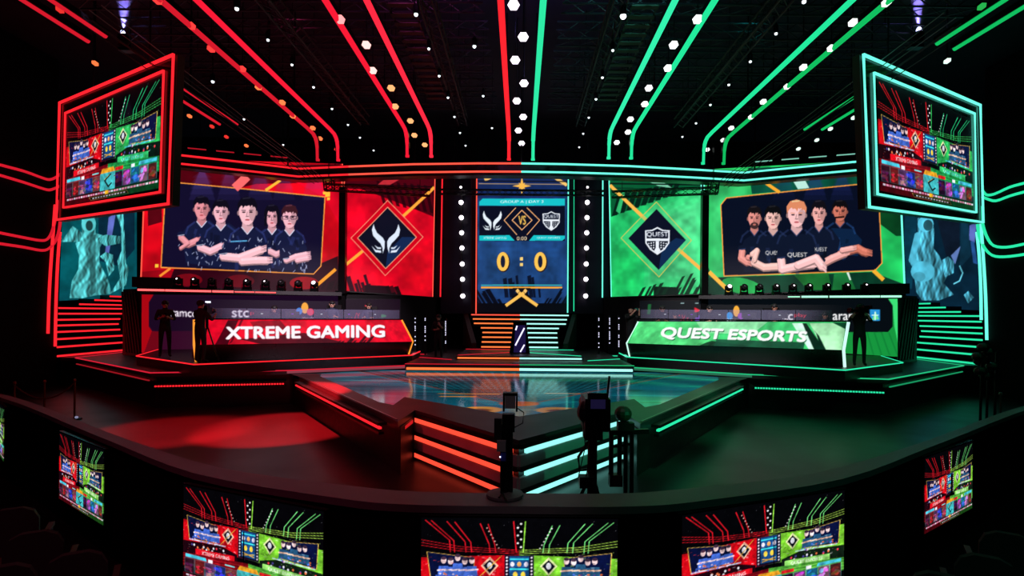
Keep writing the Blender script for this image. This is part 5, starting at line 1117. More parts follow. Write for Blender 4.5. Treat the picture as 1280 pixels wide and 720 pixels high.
# ------------------------------------------------------------------ player platforms and desks
PLT = [(-11.9, 17.4), (-8.6, 14.8), (-3.68, 18.62), (-3.60, 18.75), (-3.66, 20.6), (-7.2, 22.8), (-13.1, 20.3)]
for s in (-1, 1):
    P = [(p[0]*-s, p[1]) for p in PLT]; side_ = 'red left' if s < 0 else 'green right'; E_ = ER if s < 0 else EG
    t = empty('player_platform', (s*8, 18, 1.0), f'low dark platform with a thin {"red" if s < 0 else "green"} light edge carrying the {side_} desk', 'platform')
    MB().prism(P, 1.0, 1.28).build('platform_body', DECK if False else pm('platform_dark', (26, 23, 27), .4, noise=.08, spec=.4), t)
    MB().tube([(p[0], p[1]-.012, 1.28) for p in [P[-1], P[0], P[1], P[2], P[3], P[4]]], .022, 4).build('edge_light', E_, t)
    MB().bar((P[3][0], P[3][1], 1.285), (P[4][0], P[4][1]-1.0, 1.285), .10, .02).build('edge_light', em((255, 90, 100), 1) if s < 0 else em((120, 255, 220), 1), t)
    if s < 0: q4 = [(245, 452), (512, 443), (516, 427), (245, 431), (245, 399.5), (502, 400)]
    else: q4 = [(1056, 459), (786, 446), (783.5, 429), (1052, 437.5), (1058, 402.5), (798, 402)]
    A = on(*q4[0], 1.285); B = on(*q4[1], 1.285); pl = (A[:2], B[:2]); h = lambda p, o=0: onwall(*p, *pl)
    d = (B-A).normalized(); nrm = Vector((d.y, -d.x, 0)); nrm = -nrm if nrm.y > 0 else nrm; back = -nrm
    dk = empty('player_desk', (A+B)/2, f'long player desk with {"red" if s < 0 else "green"} lit front reading {"XTREME GAMING" if s < 0 else "QUEST ESPORTS"}', 'desk')
    fb0, fb1, ft0, ft1 = h(q4[3]), h(q4[2]), h(q4[4]), h(q4[5])
    b = MB(); sk = [A, B, fb1, fb0]; n_ = nrm
    b.plate([p - n_*.12 if i < 2 else p - n_*.02 for i, p in enumerate(sk)], n_ if True else n_, .5); b.build('skirt', pm('desk_skirt_r' if s < 0 else 'desk_skirt_g', (30, 6, 12) if s < 0 else (6, 26, 18), .3, noise=.1, scale=3), dk)
    b = MB(); b.plate([fb0 - n_*.02, fb1 - n_*.02, ft1 - n_*.02, ft0 - n_*.02], n_, .75); db_ = b.build('desk_body', BLK, dk)
    q = [fb0, fb1, ft1, ft0] if s < 0 else [fb1, fb0, ft0, ft1]
    cv = Canvas(400, 52, mp=px_map(q), bg=(236, 8, 40) if s < 0 else (60, 200, 110))
    if s < 0:
        cv.poly([(240, 432), (330, 431), (300, 424), (380, 416), (430, 428), (520, 430), (520, 436), (240, 436)], (70, 2, 18), .9); burst(cv, 438, 431, 20, 14, 8, 4, (60, 2, 16), .9, -.8)
        cv.poly([(285, 400), (298, 400), (284, 432), (268, 432)], (60, 0, 16), .9); cv.poly([(301, 400), (304, 400), (290, 428), (286, 430)], (120, 0, 24)); cv.poly([(312, 402), (350, 400), (360, 412), (318, 410)], (130, 4, 24), .8); cv.grain(.35, 18, 41)
        sh = (120, 0, 20)
        cv.text('XTREME GAMING', (284, 424.6), (481.5, 422.4), 15, sh, .035); cv.text('XTREME GAMING', (283, 423.6), (480.5, 421.2), 14.6, (255, 250, 255), .055)
    else:
        cv.poly([(786, 432), (862, 434), (890, 426), (960, 436), (1052, 438), (1052, 444), (786, 440)], (8, 50, 30), .9); burst(cv, 876, 436, 22, 9, 9, 4, (6, 50, 28), .9, -.8)
        cv.poly([(798, 402), (880, 402), (900, 420), (870, 434), (786, 430)], (90, 226, 130), .8); cv.poly([(870, 402), (960, 402), (940, 418), (880, 416)], (176, 240, 190), .7); cv.poly([(896, 424), (1006, 428), (1004, 438), (890, 436)], (14, 76, 52), .9)
        cv.poly([(990, 404), (1004, 404), (1022, 438), (1012, 438)], (200, 250, 220)); cv.poly([(1003, 404), (1008, 404), (1032, 438), (1018, 438)], (6, 40, 26)); cv.poly([(1012, 404), (1056, 404), (1056, 438), (1030, 438)], (170, 236, 180)); cv.poly([(1010, 404), (1020, 416), (1027, 438), (1033, 438), (1024, 420)], (6, 40, 26)); cv.poly([(1040, 403), (1058, 403), (1058, 412)], (10, 70, 40))
        cv.grain(.3, 18, 43); sh = (16, 90, 50)
        cv.text('QUEST ESPORTS', (828.5, 424.8), (1010, 430.8), 15, sh, .035, .22, up=(-1, -14.5)); cv.text('QUEST ESPORTS', (827.5, 423.6), (1009, 429.4), 15.4, (255, 255, 255), .055, .22, up=(-1, -14.5))
    o = screen_mesh('front_display', [p + n_*.0 for p in q], cv, db_)
    em1 = em((255, 150, 50), 1.2) if s < 0 else em((200, 255, 235), 1.2)
    MB().tube([ft1 + n_*.02, fb1 + n_*.02, B + n_*-.08], .03, 4).build('end_light', em1, dk)
    MB().tube([ft0 + n_*.02 + (A-B).normalized()*.05, fb0 + n_*.02 + (A-B).normalized()*.05, A - n_*.04], .04 if s > 0 else .03, 4).build('end_light', em1, dk)
    zt = ft0.z
    MB().prism([(p.x, p.y) for p in (ft0 + n_*.04, ft1 + n_*.04, ft1 - n_*.85, ft0 - n_*.85)], zt, zt + .035).build('desk_top', BLKG, dk)
    ax = (ft1 - ft0).normalized(); L = (ft1 - ft0).length; L0 = .35
    N = 6
    for i in range(N):
        a = ft0 + ax * (L0 + (L-L0-.05) * i / N + .01) - n_*.05; c = ft0 + ax * (L0 + (L-L0-.05) * (i+1) / N - .01) - n_*.05; a.z = c.z = zt + .035
        MB().plate([a, c, c + Vector((0,0,.29)), a + Vector((0,0,.29))], n_, .012).build('glass_panel', GLASS, dk)
    for i in range(5):                              # playing stations: monitor, keyboard
        p = ft0 + ax * (L * (.29 + .145 * i)) - n_*.42; p.z = zt + .035; rz = math.atan2(ax.y, ax.x) + (math.pi if s < 0 else 0)
        mo = empty('gaming_monitor', p, f'{ORD[i]} small dark monitor from the outer end on the {"red" if s < 0 else "green"} desk', 'monitor', f'monitors on the {"red" if s < 0 else "green"} desk')
        R3 = Matrix.Rotation(math.atan2(ax.y, ax.x), 3, 'Z')
        pn_ = MB().box(p + Vector((0, 0, .13)), (.42, .03, .17), M=R3).build('panel', BLK, mo); MB().box(p + Vector((0, 0, .015)), (.2, .14, .02), M=R3).build('base', BLKM, mo); MB().box(p + Vector((0, 0, .06)) - n_*.03, (.04, .03, .1), M=R3).build('stand', BLKM, mo)
        MB().box(p + Vector((0, 0, .14)) + n_*.02, (.06, .008, .02), M=R3).build('logo_light', em((150, 60, 230) if i % 2 else (220, 230, 240), 1.0), pn_)
    # raised floor behind the desk for the seated players
    bp = [ft0 - n_*1.0, ft1 - n_*1.0, ft1 - n_*2.1, ft0 - n_*2.1]
    MB().prism([(p.x, p.y) for p in bp], 1.28, 1.52).build('rear_riser', BLK, t)

# lamps on the plinth shelves
def moving_head(p, s, lit, label):
    t = empty('moving_head', p, label, 'lamp', 'moving head lamps on the screen shelves')
    MB().box(p + Vector((0, 0, .06)), (.26, .22, .12)).build('base', BLKM, t)
    b = MB()
    for k in (-1, 1): b.box(p + Vector((k*.13, 0, .24)), (.03, .09, .28))
    b.box(p + Vector((0, 0, .12)), (.28, .09, .04)); b.build('yoke', BLKM, t)
    R3 = Matrix.Rotation(math.radians(60), 3, 'X'); hd_ = MB().lathe([(.07, -.13), (.115, -.08), (.125, .10), (.10, .13)], p + Vector((0, 0, .3)), 12, R3).build('head', BLK, t, smooth=False)
    q = p + Vector((0, 0, .3)) + R3 @ Vector((0, 0, .125)); MB().lathe([(.035 if lit < 2 else .085, 0), (.03 if lit < 2 else .08, .012)], q, 10, R3).build('lens', em((255, 240, 250), 2.5) if lit else GREYP, hd_)
MHL = [(217, 0), (233, 353.5, 1), (243.5, 1), (265, 0), (286, 0), (309, 1), (332, 1), (352, 0), (372, 0), (391, 2)]
for i, (x, lit) in enumerate(((223, 1), (243.5, 1), (265, 0), (286, 0), (309, 1), (332, 1), (352, 0), (373, 0), (393, 2))):
    A = Vector((*WA, 0)); B = Vector((*WB, 0)); d = (B-A).normalized(); n = Vector((d.y, -d.x, 0)); n = -n if n.y > 0 else n
    p = onwall(x, 356, (A + n*.42)[:2], (B + n*.42)[:2]); p.z = 3.49
    moving_head(p, -1, lit, f'{ORD[i]} moving head lamp from the left on the red screen shelf')
for i, (x, lit) in enumerate(((911, 2), (930, 0), (949, 0), (970, 1), (991, 1), (1011, 1), (1033.5, 1), (1058, 1), (1081, 1))):
    A = Vector((*mir(WA), 0)); B = Vector((*mir(WB), 0)); d = (B-A).normalized(); n = Vector((d.y, -d.x, 0)); n = -n if n.y > 0 else n
    p = onwall(x, 358, (A + n*.42)[:2], (B + n*.42)[:2]); p.z = 3.49
    moving_head(p, 1, lit, f'{ORD[i]} moving head lamp from the left on the green screen shelf')

# ------------------------------------------------------------------ people
def person(loc, rz, label, J=None, seated=False, mats=None, hair=True, cap=False, hgt=1.75, group=None, extra=None):
    k = hgt / 1.75; t = empty('person', loc, label, 'person', group); t.rotation_euler = (0, 0, rz)
    j = dict(pelvis=(0, 0, .95), sp=(0, .01, 1.12), chest=(0, .01, 1.31), neck=(0, .0, 1.46), hb=(0, -.015, 1.56), ht=(0, -.015, 1.665))
    for s_, a in ((-1, 'l'), (1, 'r')):
        j.update({a+'sh': (s_*.175, .01, 1.40), a+'el': (s_*.24, .03, 1.13), a+'wr': (s_*.24, -.08, .90), a+'ha': (s_*.24, -.10, .82), a+'hip': (s_*.09, 0, .88), a+'kn': (s_*.11, -.03, .49), a+'an': (s_*.12, .02, .09), a+'to': (s_*.14, -.15, .04)})
    if seated:
        for n_ in ('pelvis', 'sp', 'chest', 'neck', 'hb', 'ht', 'lsh', 'rsh', 'lel', 'rel'): x, y, z = j[n_]; j[n_] = (x, y, z - .45)
        for s_, a in ((-1, 'l'), (1, 'r')):
            j[a+'hip'] = (s_*.10, -.02, .48); j[a+'kn'] = (s_*.14, -.44, .50); j[a+'an'] = (s_*.14, -.42, .09); j[a+'to'] = (s_*.14, -.58, .04); j[a+'wr'] = (s_*.13, -.33, .74); j[a+'ha'] = (s_*.10, -.40, .75); j[a+'el'] = (s_*.25, -.08, .68)
    if J: j.update(J)
    names = list(j); idx = {n_: i for i, n_ in enumerate(names)}; V = [Vector(j[n_]) * k for n_ in names]
    rad = dict(pelvis=.135, sp=.125, chest=.145, neck=.055, hb=.078, ht=.082, sh=.07, el=.045, wr=.028, ha=.034, hip=.09, kn=.062, an=.042, to=.035)
    Rr = [rad.get(n_) or rad[n_[1:]] for n_ in names]
    Ed = [('pelvis', 'sp'), ('sp', 'chest'), ('chest', 'neck'), ('neck', 'hb'), ('hb', 'ht')]
    for a in 'lr': Ed += [('chest', a+'sh'), (a+'sh', a+'el'), (a+'el', a+'wr'), (a+'wr', a+'ha'), ('pelvis', a+'hip'), (a+'hip', a+'kn'), (a+'kn', a+'an'), (a+'an', a+'to')]
    E_ = [(idx[a], idx[c]) for a, c in Ed]; kind = [0 if n_ in ('hb', 'ht') or n_[1:] in ('wr', 'ha') else 2 if n_[1:] in ('hip', 'kn', 'an', 'to') or n_ == 'pelvis' else 1 for n_ in names]
    for a in 'lr':                                 # four fingers and a thumb, slightly curled
        w0, h0 = V[idx[a+'wr']], V[idx[a+'ha']]; d = (h0 - w0).normalized(); sd = d.cross(Vector((0, 1, 0))); sd = sd.normalized() if sd.length > .2 else Vector((1, 0, 0)); cu = d.cross(sd)
        for q, (o_, L) in enumerate(((-.026, .058), (-.009, .07), (.009, .066), (.025, .052), (.04, .045))):
            th = q == 4; b0 = h0 + sd*o_ - d*(.03 if th else -.012); m1 = b0 + (d*L*.55 + (sd*.022 if th else Vector())); m2 = m1 + d*L*.35 + cu*.018
            n0 = len(V); V += [b0, m1, m2]; Rr += [.011, .0095, .008]; kind += [0]*3; E_ += [(idx[a+'ha'], n0), (n0, n0+1), (n0+1, n0+2)]
    me = bpy.data.meshes.new('sk'); me.from_pydata([tuple(v) for v in V], E_, []); o = bpy.data.objects.new('sk', me); COL.objects.link(o)
    o.modifiers.new('s', 'SKIN'); sv = me.skin_vertices[0].data
    for i, r in enumerate(Rr): sv[i].radius = (r*k, r*k*(.78 if kind[i] == 1 and r > .1 else 1)); sv[i].use_root = i == 0
    o.modifiers.new('b', 'SUBSURF').levels = 1
    bm_ = bpy.data.meshes.new_from_object(o.evaluated_get(bpy.context.evaluated_depsgraph_get())); bpy.data.objects.remove(o)
    bm_.name = 'body'; shirt, trou, skin = mats or (TEE, DENIM, SKIN)
    for m in (skin, shirt, trou): bm_.materials.append(m)
    SV = []; SK = []
    for a, c in E_:
        for f in (0, .33, .66, 1): SV.append(V[a].lerp(V[c], f)); SK.append(kind[a] if f < .6 else kind[c])
    SV = np.array([tuple(v) for v in SV]); SK = np.array(SK); cen = np.array([tuple(p.center) for p in bm_.polygons])
    ix = ((cen[:, None] - SV[None])**2).sum(2).argmin(1); bm_.polygons.foreach_set('material_index', SK[ix].astype(np.int32)); bm_.polygons.foreach_set('use_smooth', [True]*len(bm_.polygons))
    bo = bpy.data.objects.new('body', bm_); COL.objects.link(bo); bo.parent = t
    hb, ht = V[idx['hb']], V[idx['ht']]; hc = hb.lerp(ht, .5); loc_par = t
    def P_(name, b, m): o2 = b.build(name, m, t, local=True); return o2
    for s_ in (-1, 1): P_('eye', MB().ball(hc + Vector((s_*.032, -.085, .0))*k, .011*k, 6, 4), BLKG); P_('ear', MB().ball(hc + Vector((s_*.085, .0, -.01))*k, (.012*k, .02*k, .032*k), 6, 4), skin)
    P_('nose', MB().ball(hc + Vector((0, -.098, -.02))*k, (.013*k, .018*k, .026*k), 6, 4), skin)
    P_('mouth', MB().box(hc + Vector((0, -.088, -.058))*k, (.045*k, .01*k, .009*k)), pm('lips', (140, 70, 66), .5))
    if hair:
        b = MB(); b.ball(hc + Vector((0, .018, .038))*k, (.098*k, .105*k, .088*k), 12, 8); P_('hair' if not cap else 'cap', b, HAIR if not cap else TEE)
        if cap: P_('cap_brim', MB().ball(hc + Vector((0, -.12, .045))*k, (.07*k, .07*k, .012*k), 8, 4), TEE)
    return t, j, k
tA, _, _ = person(on(206, 446.5, 1.285), math.radians(35), 'person in dark clothes holding a phone at chest height, standing left of the red desk', J=dict(lel=(-.25, -.02, 1.14), lwr=(-.10, -.24, 1.22), lha=(-.05, -.30, 1.25), rel=(.25, -.02, 1.14), rwr=(.10, -.24, 1.20), rha=(.05, -.30, 1.23)), hgt=1.74, hair=True)
person(on(548, 450, 1.005), math.radians(-12), 'person in black with one arm folded across the chest, standing right of the red desk', J=dict(lel=(-.25, -.02, 1.14), lwr=(-.02, -.20, 1.16), lha=(.06, -.22, 1.18), rel=(.24, -.06, 1.15), rwr=(.14, -.22, 1.30), rha=(.10, -.22, 1.38), rkn=(.12, -.05, .49)), hgt=1.66)
tC, _, _ = person(on(1074, 457.5, 1.285), math.radians(-20), 'camera operator in black with shoulder camera at the outer end of the green desk', J=dict(lel=(-.28, -.12, 1.28), lwr=(-.16, -.24, 1.48), lha=(-.10, -.27, 1.52), rel=(.28, -.10, 1.25), rwr=(.16, -.24, 1.42), rha=(.10, -.28, 1.46)), hgt=1.78, cap=True)
tB, _, _ = person(on(250, 454.0, 1.285), math.radians(165), 'camera operator in black behind a pedestal camera at the outer end of the red desk', J=dict(lel=(-.26, -.14, 1.18), lwr=(-.16, -.34, 1.30), lha=(-.12, -.40, 1.32), rel=(.26, -.14, 1.18), rwr=(.16, -.34, 1.30), rha=(.12, -.40, 1.32)), hgt=1.72, cap=True)
p = at(788, 387, 19.9); person(Vector((p.x, 19.9, 1.285)), math.radians(30), 'bald person in black raising both arms behind the inner end of the green desk', J=dict(lel=(-.26, -.14, 1.30), lwr=(-.12, -.30, 1.52), lha=(-.08, -.33, 1.58), rel=(.26, -.16, 1.32), rwr=(.16, -.30, 1.54), rha=(.12, -.32, 1.60)), hair=False, hgt=1.72)
MB().box(Vector((p.x, 19.9, 1.285)) + Vector((.02, -.36, 1.58)), (.13, .012, .075)); 
def seated(x, y, Y, label, m, cap=False):
    q = at(x, y, Y); base = Vector((q.x, Y, 1.52))
    dz = q.z - 1.17 - .0
    base.z = max(1.52, dz); 
    person(base, math.radians(random.Random(int(x)).uniform(-25, 25)), label, seated=True, mats=m, cap=cap)
    # gaming chair
    c = empty('gaming_chair', base + Vector((0, .05, 0)), 'chair under the ' + ' '.join(w_ for w_ in label.split(' ') if w_ not in ('sitting', 'jersey', 'a')), 'chair')
    B_ = base + Vector((0, .03, 0))
    b = MB(); b.box(B_ + Vector((0, -.05, .40)), (.5, .5, .09)); b.build('seat', BLK, c); MB().box(B_ + Vector((0, .22, .78)), (.5, .09, .72)).build('backrest', BLK, c)
    MB().bar(B_ + Vector((0, 0, .06)), B_ + Vector((0, 0, .38)), .06).build('gas_post', BLKM, c)
    for k in range(5):
        a = k*2*math.pi/5; MB().bar(B_ + Vector((0, 0, .05)), B_ + Vector((.28*math.cos(a), .28*math.sin(a), .03)), .04).build('foot', BLKM, c)
JN = (NAVY, DENIM, SKIN)
seated(343, 386, 18.6, 'dark-haired player sitting behind the red desk above the letters XTREME', (TEE, DENIM, SKIND))
seated(415, 380, 19.4, 'player in a navy and white jersey sitting behind the middle of the red desk', JN)
seated(461, 382, 20.2, 'player with a red headset cup sitting behind the inner end of the red desk', JN)
seated(828, 386, 20.2, 'bearded player in a dark jersey sitting behind the inner end of the green desk', (TEE, DENIM, SKIND))
seated(844, 397, 19.8, 'low bent-over player sitting second from the inner end of the green desk', (NAVY, DENIM, SKIND))
seated(887, 386, 19.3, 'player with raised head sitting behind the green desk above the word QUEST', (TEE, DENIM, SKIN))
seated(968, 384, 18.2, 'player in a patterned jersey sitting behind the middle of the green desk', (TEE, DENIM, SKIND))
seated(1031, 394, 17.4, 'low sitting player next to the outer end of the green desk', (NAVY, DENIM, SKIND))
# handheld gear
def tagm(o, l, c, g=None): return tag(o, l, c, g)
a = tA.location
tagm(MB().box(a + Vector((.17, -.25, 1.26)), (.075, .012, .15)).build('phone', BLKG), 'black phone held by the person left of the red desk', 'phone')
tagm(MB().box(Vector((p.x + .16, 19.9 - .29, 1.285 + 1.60)), (.15, .012, .08)).build('phone', BLKG), 'phone held up by the bald person behind the green desk', 'phone')
def camera_rig(root, fwd, z, label, legs=None, light=None):
    t = empty('video_camera', root, label, 'camera'); f = Vector(fwd).normalized(); R3 = Matrix.Rotation(math.atan2(f.y, f.x), 3, 'Z'); c = Vector(root) + Vector((0, 0, z))
    b = MB(); b.box(c, (.34, .13, .17), M=R3); b.box(c + R3 @ Vector((-.1, 0, .11)), (.12, .1, .06), M=R3); cb_ = b.build('camera_body', BLKM, t)
    MB().lathe([(.045, .0), (.055, .14), (.075, .2), (.08, .28)], c + R3 @ Vector((.17, 0, 0)), 12, R3 @ Matrix.Rotation(math.radians(90), 3, 'Y')).build('lens_barrel', BLKG, cb_)
    MB().box(c + R3 @ Vector((-.18, .09, .10)), (.05, .14, .1), M=R3).build('viewfinder', BLKG, t)
    MB().tube([c + R3 @ Vector((-.1, 0, .1)), c + R3 @ Vector((-.05, 0, .19)), c + R3 @ Vector((.1, 0, .19)), c + R3 @ Vector((.14, 0, .1))], .012, 6).build('top_handle', BLK, t)
    if light: MB().box(c + R3 @ Vector((.05, 0, .24)), (.06, .12, .05), M=R3).build('tally_light', light, t)
    if legs:
        MB().tube([c - Vector((0, 0, .09)), c - Vector((0, 0, .45))], .04, 8).build('pan_head', BLKM, t)
        for k in range(3):
            a = k*2.094 + .4; MB().tube([c - Vector((0, 0, .4)), Vector((c.x + legs*math.cos(a), c.y + legs*math.sin(a), root[2]))], .02, 6).build('leg', BLKM, t)
        MB().tube([c + R3 @ Vector((-.1, .05, -.08)), c + R3 @ Vector((-.45, .15, -.3))], .012, 6).build('pan_bar', BLKM, t)
    return t
camera_rig(tB.location + Vector((-.02, .36, 0)), (-.15, 1, 0), 1.42, 'broadcast camera on a tripod at the outer end of the red desk', .3, em((235, 240, 255), 1.6))
camera_rig(tC.location + Vector((-.08, -.22, 0)), (-1, -.3, 0), 1.58, 'shoulder camera held by the operator at the green desk', None)

# ------------------------------------------------------------------ near camera gear in front of the stage
t = empty('pole_camera', on(630, 622, .94), 'small robotic camera on a black pole with round base, bottom centre ledge', 'camera stand')
c = on(631, 621, .94)
MB().lathe([(.165, 0), (.18, .012), (.175, .035), (.06, .05)], c, 28).build('round_base', GREYP if False else pm('base_grey', (84, 78, 84), .45, noise=.05), t)
zz = lambda y: CAMZ + (392 - y) * c.y / 700
MB().tube([c + Vector((0, 0, .04)), (c.x, c.y, zz(520))], .035, 10).build('pole', BLKM, t)
MB().tube([(c.x - .03, c.y - .04, .98), (c.x - .035, c.y - .04, zz(530))], .014, 8).build('side_rod', BLKM, t)
MB().tube([(c.x + .055, c.y, .98), (c.x + .05, c.y, zz(520))], .022, 8).build('side_tube', BLKM, t)
MB().box((c.x + .03, c.y, zz(528)), (.12, .1, .17)).build('clamp_block', BLKM, t); MB().box((c.x - .07, c.y - .02, zz(535)), (.07, .08, .2)).build('clamp_block', BLK, t)
MB().box((c.x - .035, c.y - .08, zz(555)), (.085, .05, .10)).build('control_box', GREYP, t)
MB().box((c.x - .015, c.y - .08, zz(568)), (.05, .04, .08)).build('control_box', pm('blue_plastic', (40, 50, 150), .5), t)
MB().box((c.x - .045, c.y - .105, zz(568)), (.012, .01, .012)).build('status_light', em((240, 240, 255), 2), t)
q = Vector((c.x + .045, c.y, zz(502)))
MB().box(q, (.10, .10, .12)).build('camera_head', GREYP, t); MB().lathe([(.03, 0), (.036, .05)], q + Vector((0, .05, .01)), 12, Matrix.Rotation(math.radians(-90), 3, 'X')).build('lens', BLKG, t)
b = MB()
for k in (-1, 1): b.box(q + Vector((k*.062, 0, -.01)), (.018, .09, .16))
b.box(q + Vector((0, 0, .075)), (.14, .1, .025)); b.build('yoke', BLKM, t)
MB().tube([q + Vector((.06, 0, -.06)), q + Vector((.13, -.02, -.10)), q + Vector((.12, -.03, -.2)), q + Vector((.04, -.05, -.24))], .006, 5).build('cable', BLK, t)
MB().tube([c + Vector((-.05, -.16, .045)), c + Vector((-.02, -.1, .07)), c + Vector((.0, -.18, .05)), c + Vector((.03, -.2, .03))], .01, 5).build('base_cable', BLK, t)

# big broadcast camera with antenna on a tripod in the right foreground
G = on(752, 612, 0); G = Vector((at(750, 600, 6.4).x, 6.4, 0)); Y_ = 6.4; zq = lambda y: CAMZ + (392.8 - y) * Y_ / 700; xq = lambda x: (x - 650) / 700 * Y_
t = empty('broadcast_camera', G, 'large black studio camera with upright antenna on a tripod, right of the prow point', 'camera')
MB().box((xq(745), Y_, zq(515)), (.28, .45, .36)).build('camera_body', BLKM, t)
MB().box((xq(744), Y_ - .26, zq(497)), (.22, .06, .18)).build('rear_screen', pm('screen_off', (30, 26, 44), .2), t)
MB().box((xq(744), Y_ - .295, zq(500)), (.16, .01, .1)).build('screen_glow', em((20, 16, 44), 1), t)
MB().lathe([(.07, 0), (.10, .2), (.12, .36)], (xq(744), Y_ + .2, zq(512)), 14, Matrix.Rotation(math.radians(-90), 3, 'X')).build('lens_barrel', BLKG, t)
MB().ball((xq(731), Y_ - .1, zq(513)), (.09, .12, .13), 10, 8).build('side_pack', BLK, t)
MB().tube([(xq(759), Y_, zq(505)), (xq(762.5), Y_, zq(470))], .014, 6).build('antenna', BLK, t)
MB().box((xq(742), Y_, zq(540)), (.2, .25, .14)).build('pan_head', BLKM, t)
MB().tube([(xq(742), Y_, zq(545)), (xq(742), Y_, .5)], .055, 8).build('column', BLKM, t)
for k in range(3): a = k*2.094 + .9; MB().tube([(xq(742), Y_, .9), (xq(742) + .42*math.cos(a), Y_ + .42*math.sin(a), .0)], .022, 6).build('leg', BLKM, t)
MB().tube([(xq(735), Y_ - .1, zq(550)), (xq(722), Y_ - .2, zq(566)), (xq(724), Y_ - .2, zq(582)), (xq(734), Y_ - .1, zq(584))], .016, 6).build('pan_handle', BLK, t)
MB().box((xq(732), Y_ - .2, zq(595)), (.16, .14, .12)).build('battery_pack', BLKM, t)
for i, x in enumerate((727, 736, 741)): MB().tube([(xq(x), Y_ - .22, zq(520)), (xq(x + 3), Y_ - .24, zq(552)), (xq(x - 5), Y_ - .22, zq(590))], .006, 5).build('cable', BLK, t)
t = empty('jib_arm', (xq(790), 7, 0), 'dark camera crane arm and monitor posts beside the studio camera, right foreground', 'camera crane')
Y2 = 6.9; z2 = lambda y: CAMZ + (393.3 - y) * Y2 / 700; x2 = lambda x: (x - 650) / 700 * Y2
MB().bar((x2(762), Y2, z2(541)), (x2(812), Y2, z2(539)), .05, .06).build('arm', BLKM, t)
for x, y1 in ((765.5, 612), (776, 612)): MB().tube([(x2(x), Y2, z2(540)), (x2(x), Y2, z2(605))], .03, 8).build('post', BLKM, t)
for x in (783.5, 791): MB().tube([(x2(x), Y2, z2(536)), (x2(x + .5), Y2, 0.0)], .028, 8).build('post', BLKM, t)
MB().ball((x2(782), Y2 + .1, z2(519)), (.11, .11, .10), 12, 8).build('round_monitor_hood', pm('hood_green', (40, 70, 50), .45), t)
MB().box((x2(783), Y2, z2(533)), (.20, .12, .10)).build('joint_box', BLK, t)
MB().box((x2(771), Y2, z2(600)), (.16, .12, .14)).build('counterweight', pm('weight_red', (60, 14, 16), .5), t)
MB().bar((x2(765), Y2 + .05, z2(560)), (x2(791), Y2 + .05, z2(556)), .03).build('cross_brace', BLKM, t)
MB().bar((x2(740), Y2, .03), (x2(796), Y2, .03), .3, .06).build('base_plate', BLK, t)

# equipment stand and stanchions on the far sides of the arena floor
def at_floor(x, y): return on(x, y, 0.0)
e = on(1236, 516, .0); e = Vector((9.9, 12.6, 0))
t = empty('equipment_stand', e, 'tall dark equipment stand with bags of gear at the right edge near the monitor wall', 'stand')
xw = lambda x: (x - 650) / 700 * e.y; zw = lambda y: CAMZ + (397 - y) * e.y / 700
for x in (1228, 1236, 1246): MB().tube([(xw(x), e.y, zw(440)), (xw(x - 2), e.y, 0)], .025, 6).build('leg', BLKM, t)
MB().tube([(xw(1214), e.y, .05), (xw(1252), e.y, .10)], .03, 6).build('foot_bar', BLKM, t)
g = random.Random(3)
for k in range(7): MB().ball((xw(1232 + g.uniform(-7, 12)), e.y + g.uniform(-.1, .1), zw(434 + k*6)), (.10 + g.random()*.06, .12, .10), 8, 6).build('gear_bag', BLK, t)
MB().box((xw(1243), e.y - .05, .12), (.18, .06, .06)).build('foot_lamp', em((40, 170, 110), .8), t)
tagm(MB().lathe([(.05, 0), (.055, .02), (.02, .04), (.02, .95), (.045, .98), (.03, 1.02)], (xw(1252), e.y, 0), 8).build('microphone_stand', CHROME), 'slim metal stand with small rounded head at far right', 'stand')
for i, (x, y) in enumerate(((19, 494), (43, 505), (69, 499))):
    q = on(x, y, 0); q = Vector(((x - 650) / 700 * 13.2, 13.2 + .3*i, 0)); 
    t = empty('stanchion', q, f'{ORD[i]} dim metal rope post from the left edge on the arena floor', 'stanchion', 'rope posts on the left')
    MB().lathe([(.16, 0), (.15, .03), (.03, .05)], q, 14).build('foot', BLKM, t); MB().lathe([(.022, .04), (.022, .92), (.035, .94), (.035, .97), (.02, 1.0)], q, 8).build('post', pm('brass_dim', (120, 70, 50), .35, .8), t)
    if i == 1: MB().box(q + Vector((0, -.1, .1)), (.05, .05, .2)).build('bottle', GREYP, t)
q0 = Vector(((19-650)/700*13.2, 13.2, .9)); q1 = Vector(((69-650)/700*13.2, 13.8, .9))
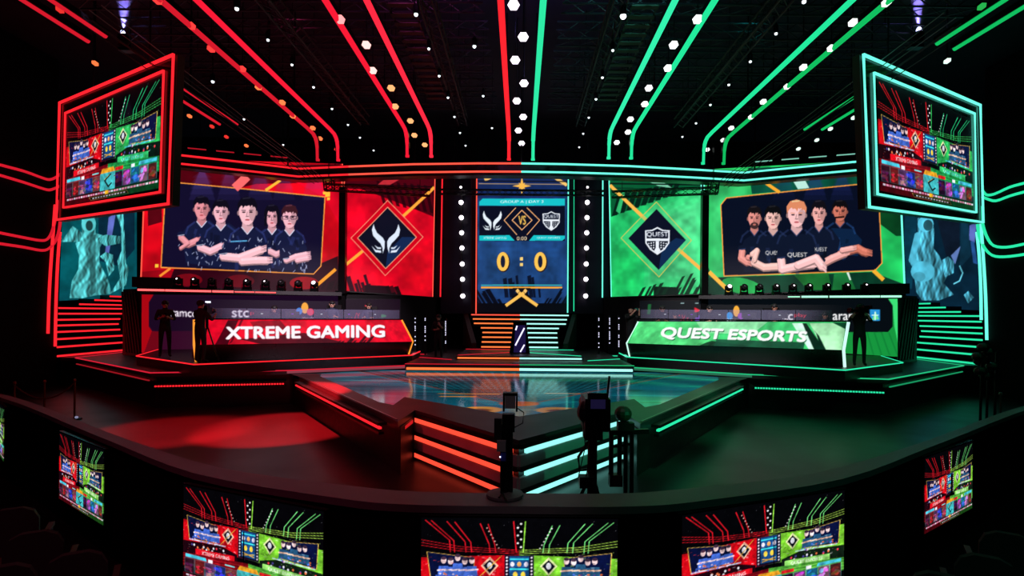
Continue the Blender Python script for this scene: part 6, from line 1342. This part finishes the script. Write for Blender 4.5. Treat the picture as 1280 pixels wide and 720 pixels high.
tagm(MB().tube([q0.lerp(q1, f) - Vector((0, 0, .35*(1-(2*f-1)**2))) for f in [i/10 for i in range(11)]], .018, 6).build('barrier_rope', pm('rope_red', (70, 12, 16), .8)), 'sagging red rope between the dim posts at far left', 'rope')
tagm(MB().ball((q1.x + .13, q1.y - .1, .07), (.045, .03, .03), 8, 6).build('floor_lamp', em((130, 130, 160), 1)), 'tiny white marker light on the floor by the left posts', 'lamp')

# ------------------------------------------------------------------ audience seats at the bottom corners
def seat_mesh(label, loc, rz):
    t = empty('theatre_seat', loc, label, 'chair', 'dark seats at the bottom corners'); t.rotation_euler = (0, 0, rz)
    b = MB(); prof = [(-.25, 0), (-.25, .42), (-.2, .52), (-.1, .57), (.1, .57), (.2, .52), (.25, .42), (.25, 0)]
    b.add([(x, -.05, .40 + z) for x, z in prof] + [(x, .03, .40 + z) for x, z in prof], [tuple(range(8)), tuple(reversed(range(8, 16)))] + [(i, 8+i, 8+(i+1) % 8, (i+1) % 8) for i in range(8)])
    b.build('backrest', CLOTH, t, local=True)
    MB().box((0, .25, .40), (.48, .46, .12)).build('seat', CLOTH, t, local=True)
    for s in (-1, 1):
        MB().box((s*.31, .16, .60), (.06, .5, .04)).build('armrest', pm('arm_red', (60, 30, 30), .6), t, local=True); MB().box((s*.31, .16, .30), (.04, .4, .58)).build('side_frame', BLK, t, local=True)
    return t
CH = [(18, 640, 6.7), (45, 670, 6.0), (98, 700, 5.5), (6, 700, 5.2), (60, 745, 4.7), (1262, 655, 6.2), (1235, 690, 5.6), (1180, 716, 5.2), (1275, 725, 5.0)]
for i, (x, y, Y) in enumerate(CH):
    X = (x - 650) / 700 * Y; left = X < 0
    lab = f'{ORD[i if left else i-5]} dark rounded theatre seat from the {"left" if left else "right"} edge, in the bottom {"left" if left else "right"} corner'
    z = -.65 if Y > 5.4 else -.65
    seat_mesh(lab, (X, Y, z + 0.0), math.radians(32 if left else -32))
for o in bpy.data.objects:
    if '_w' in o: del o['_w']
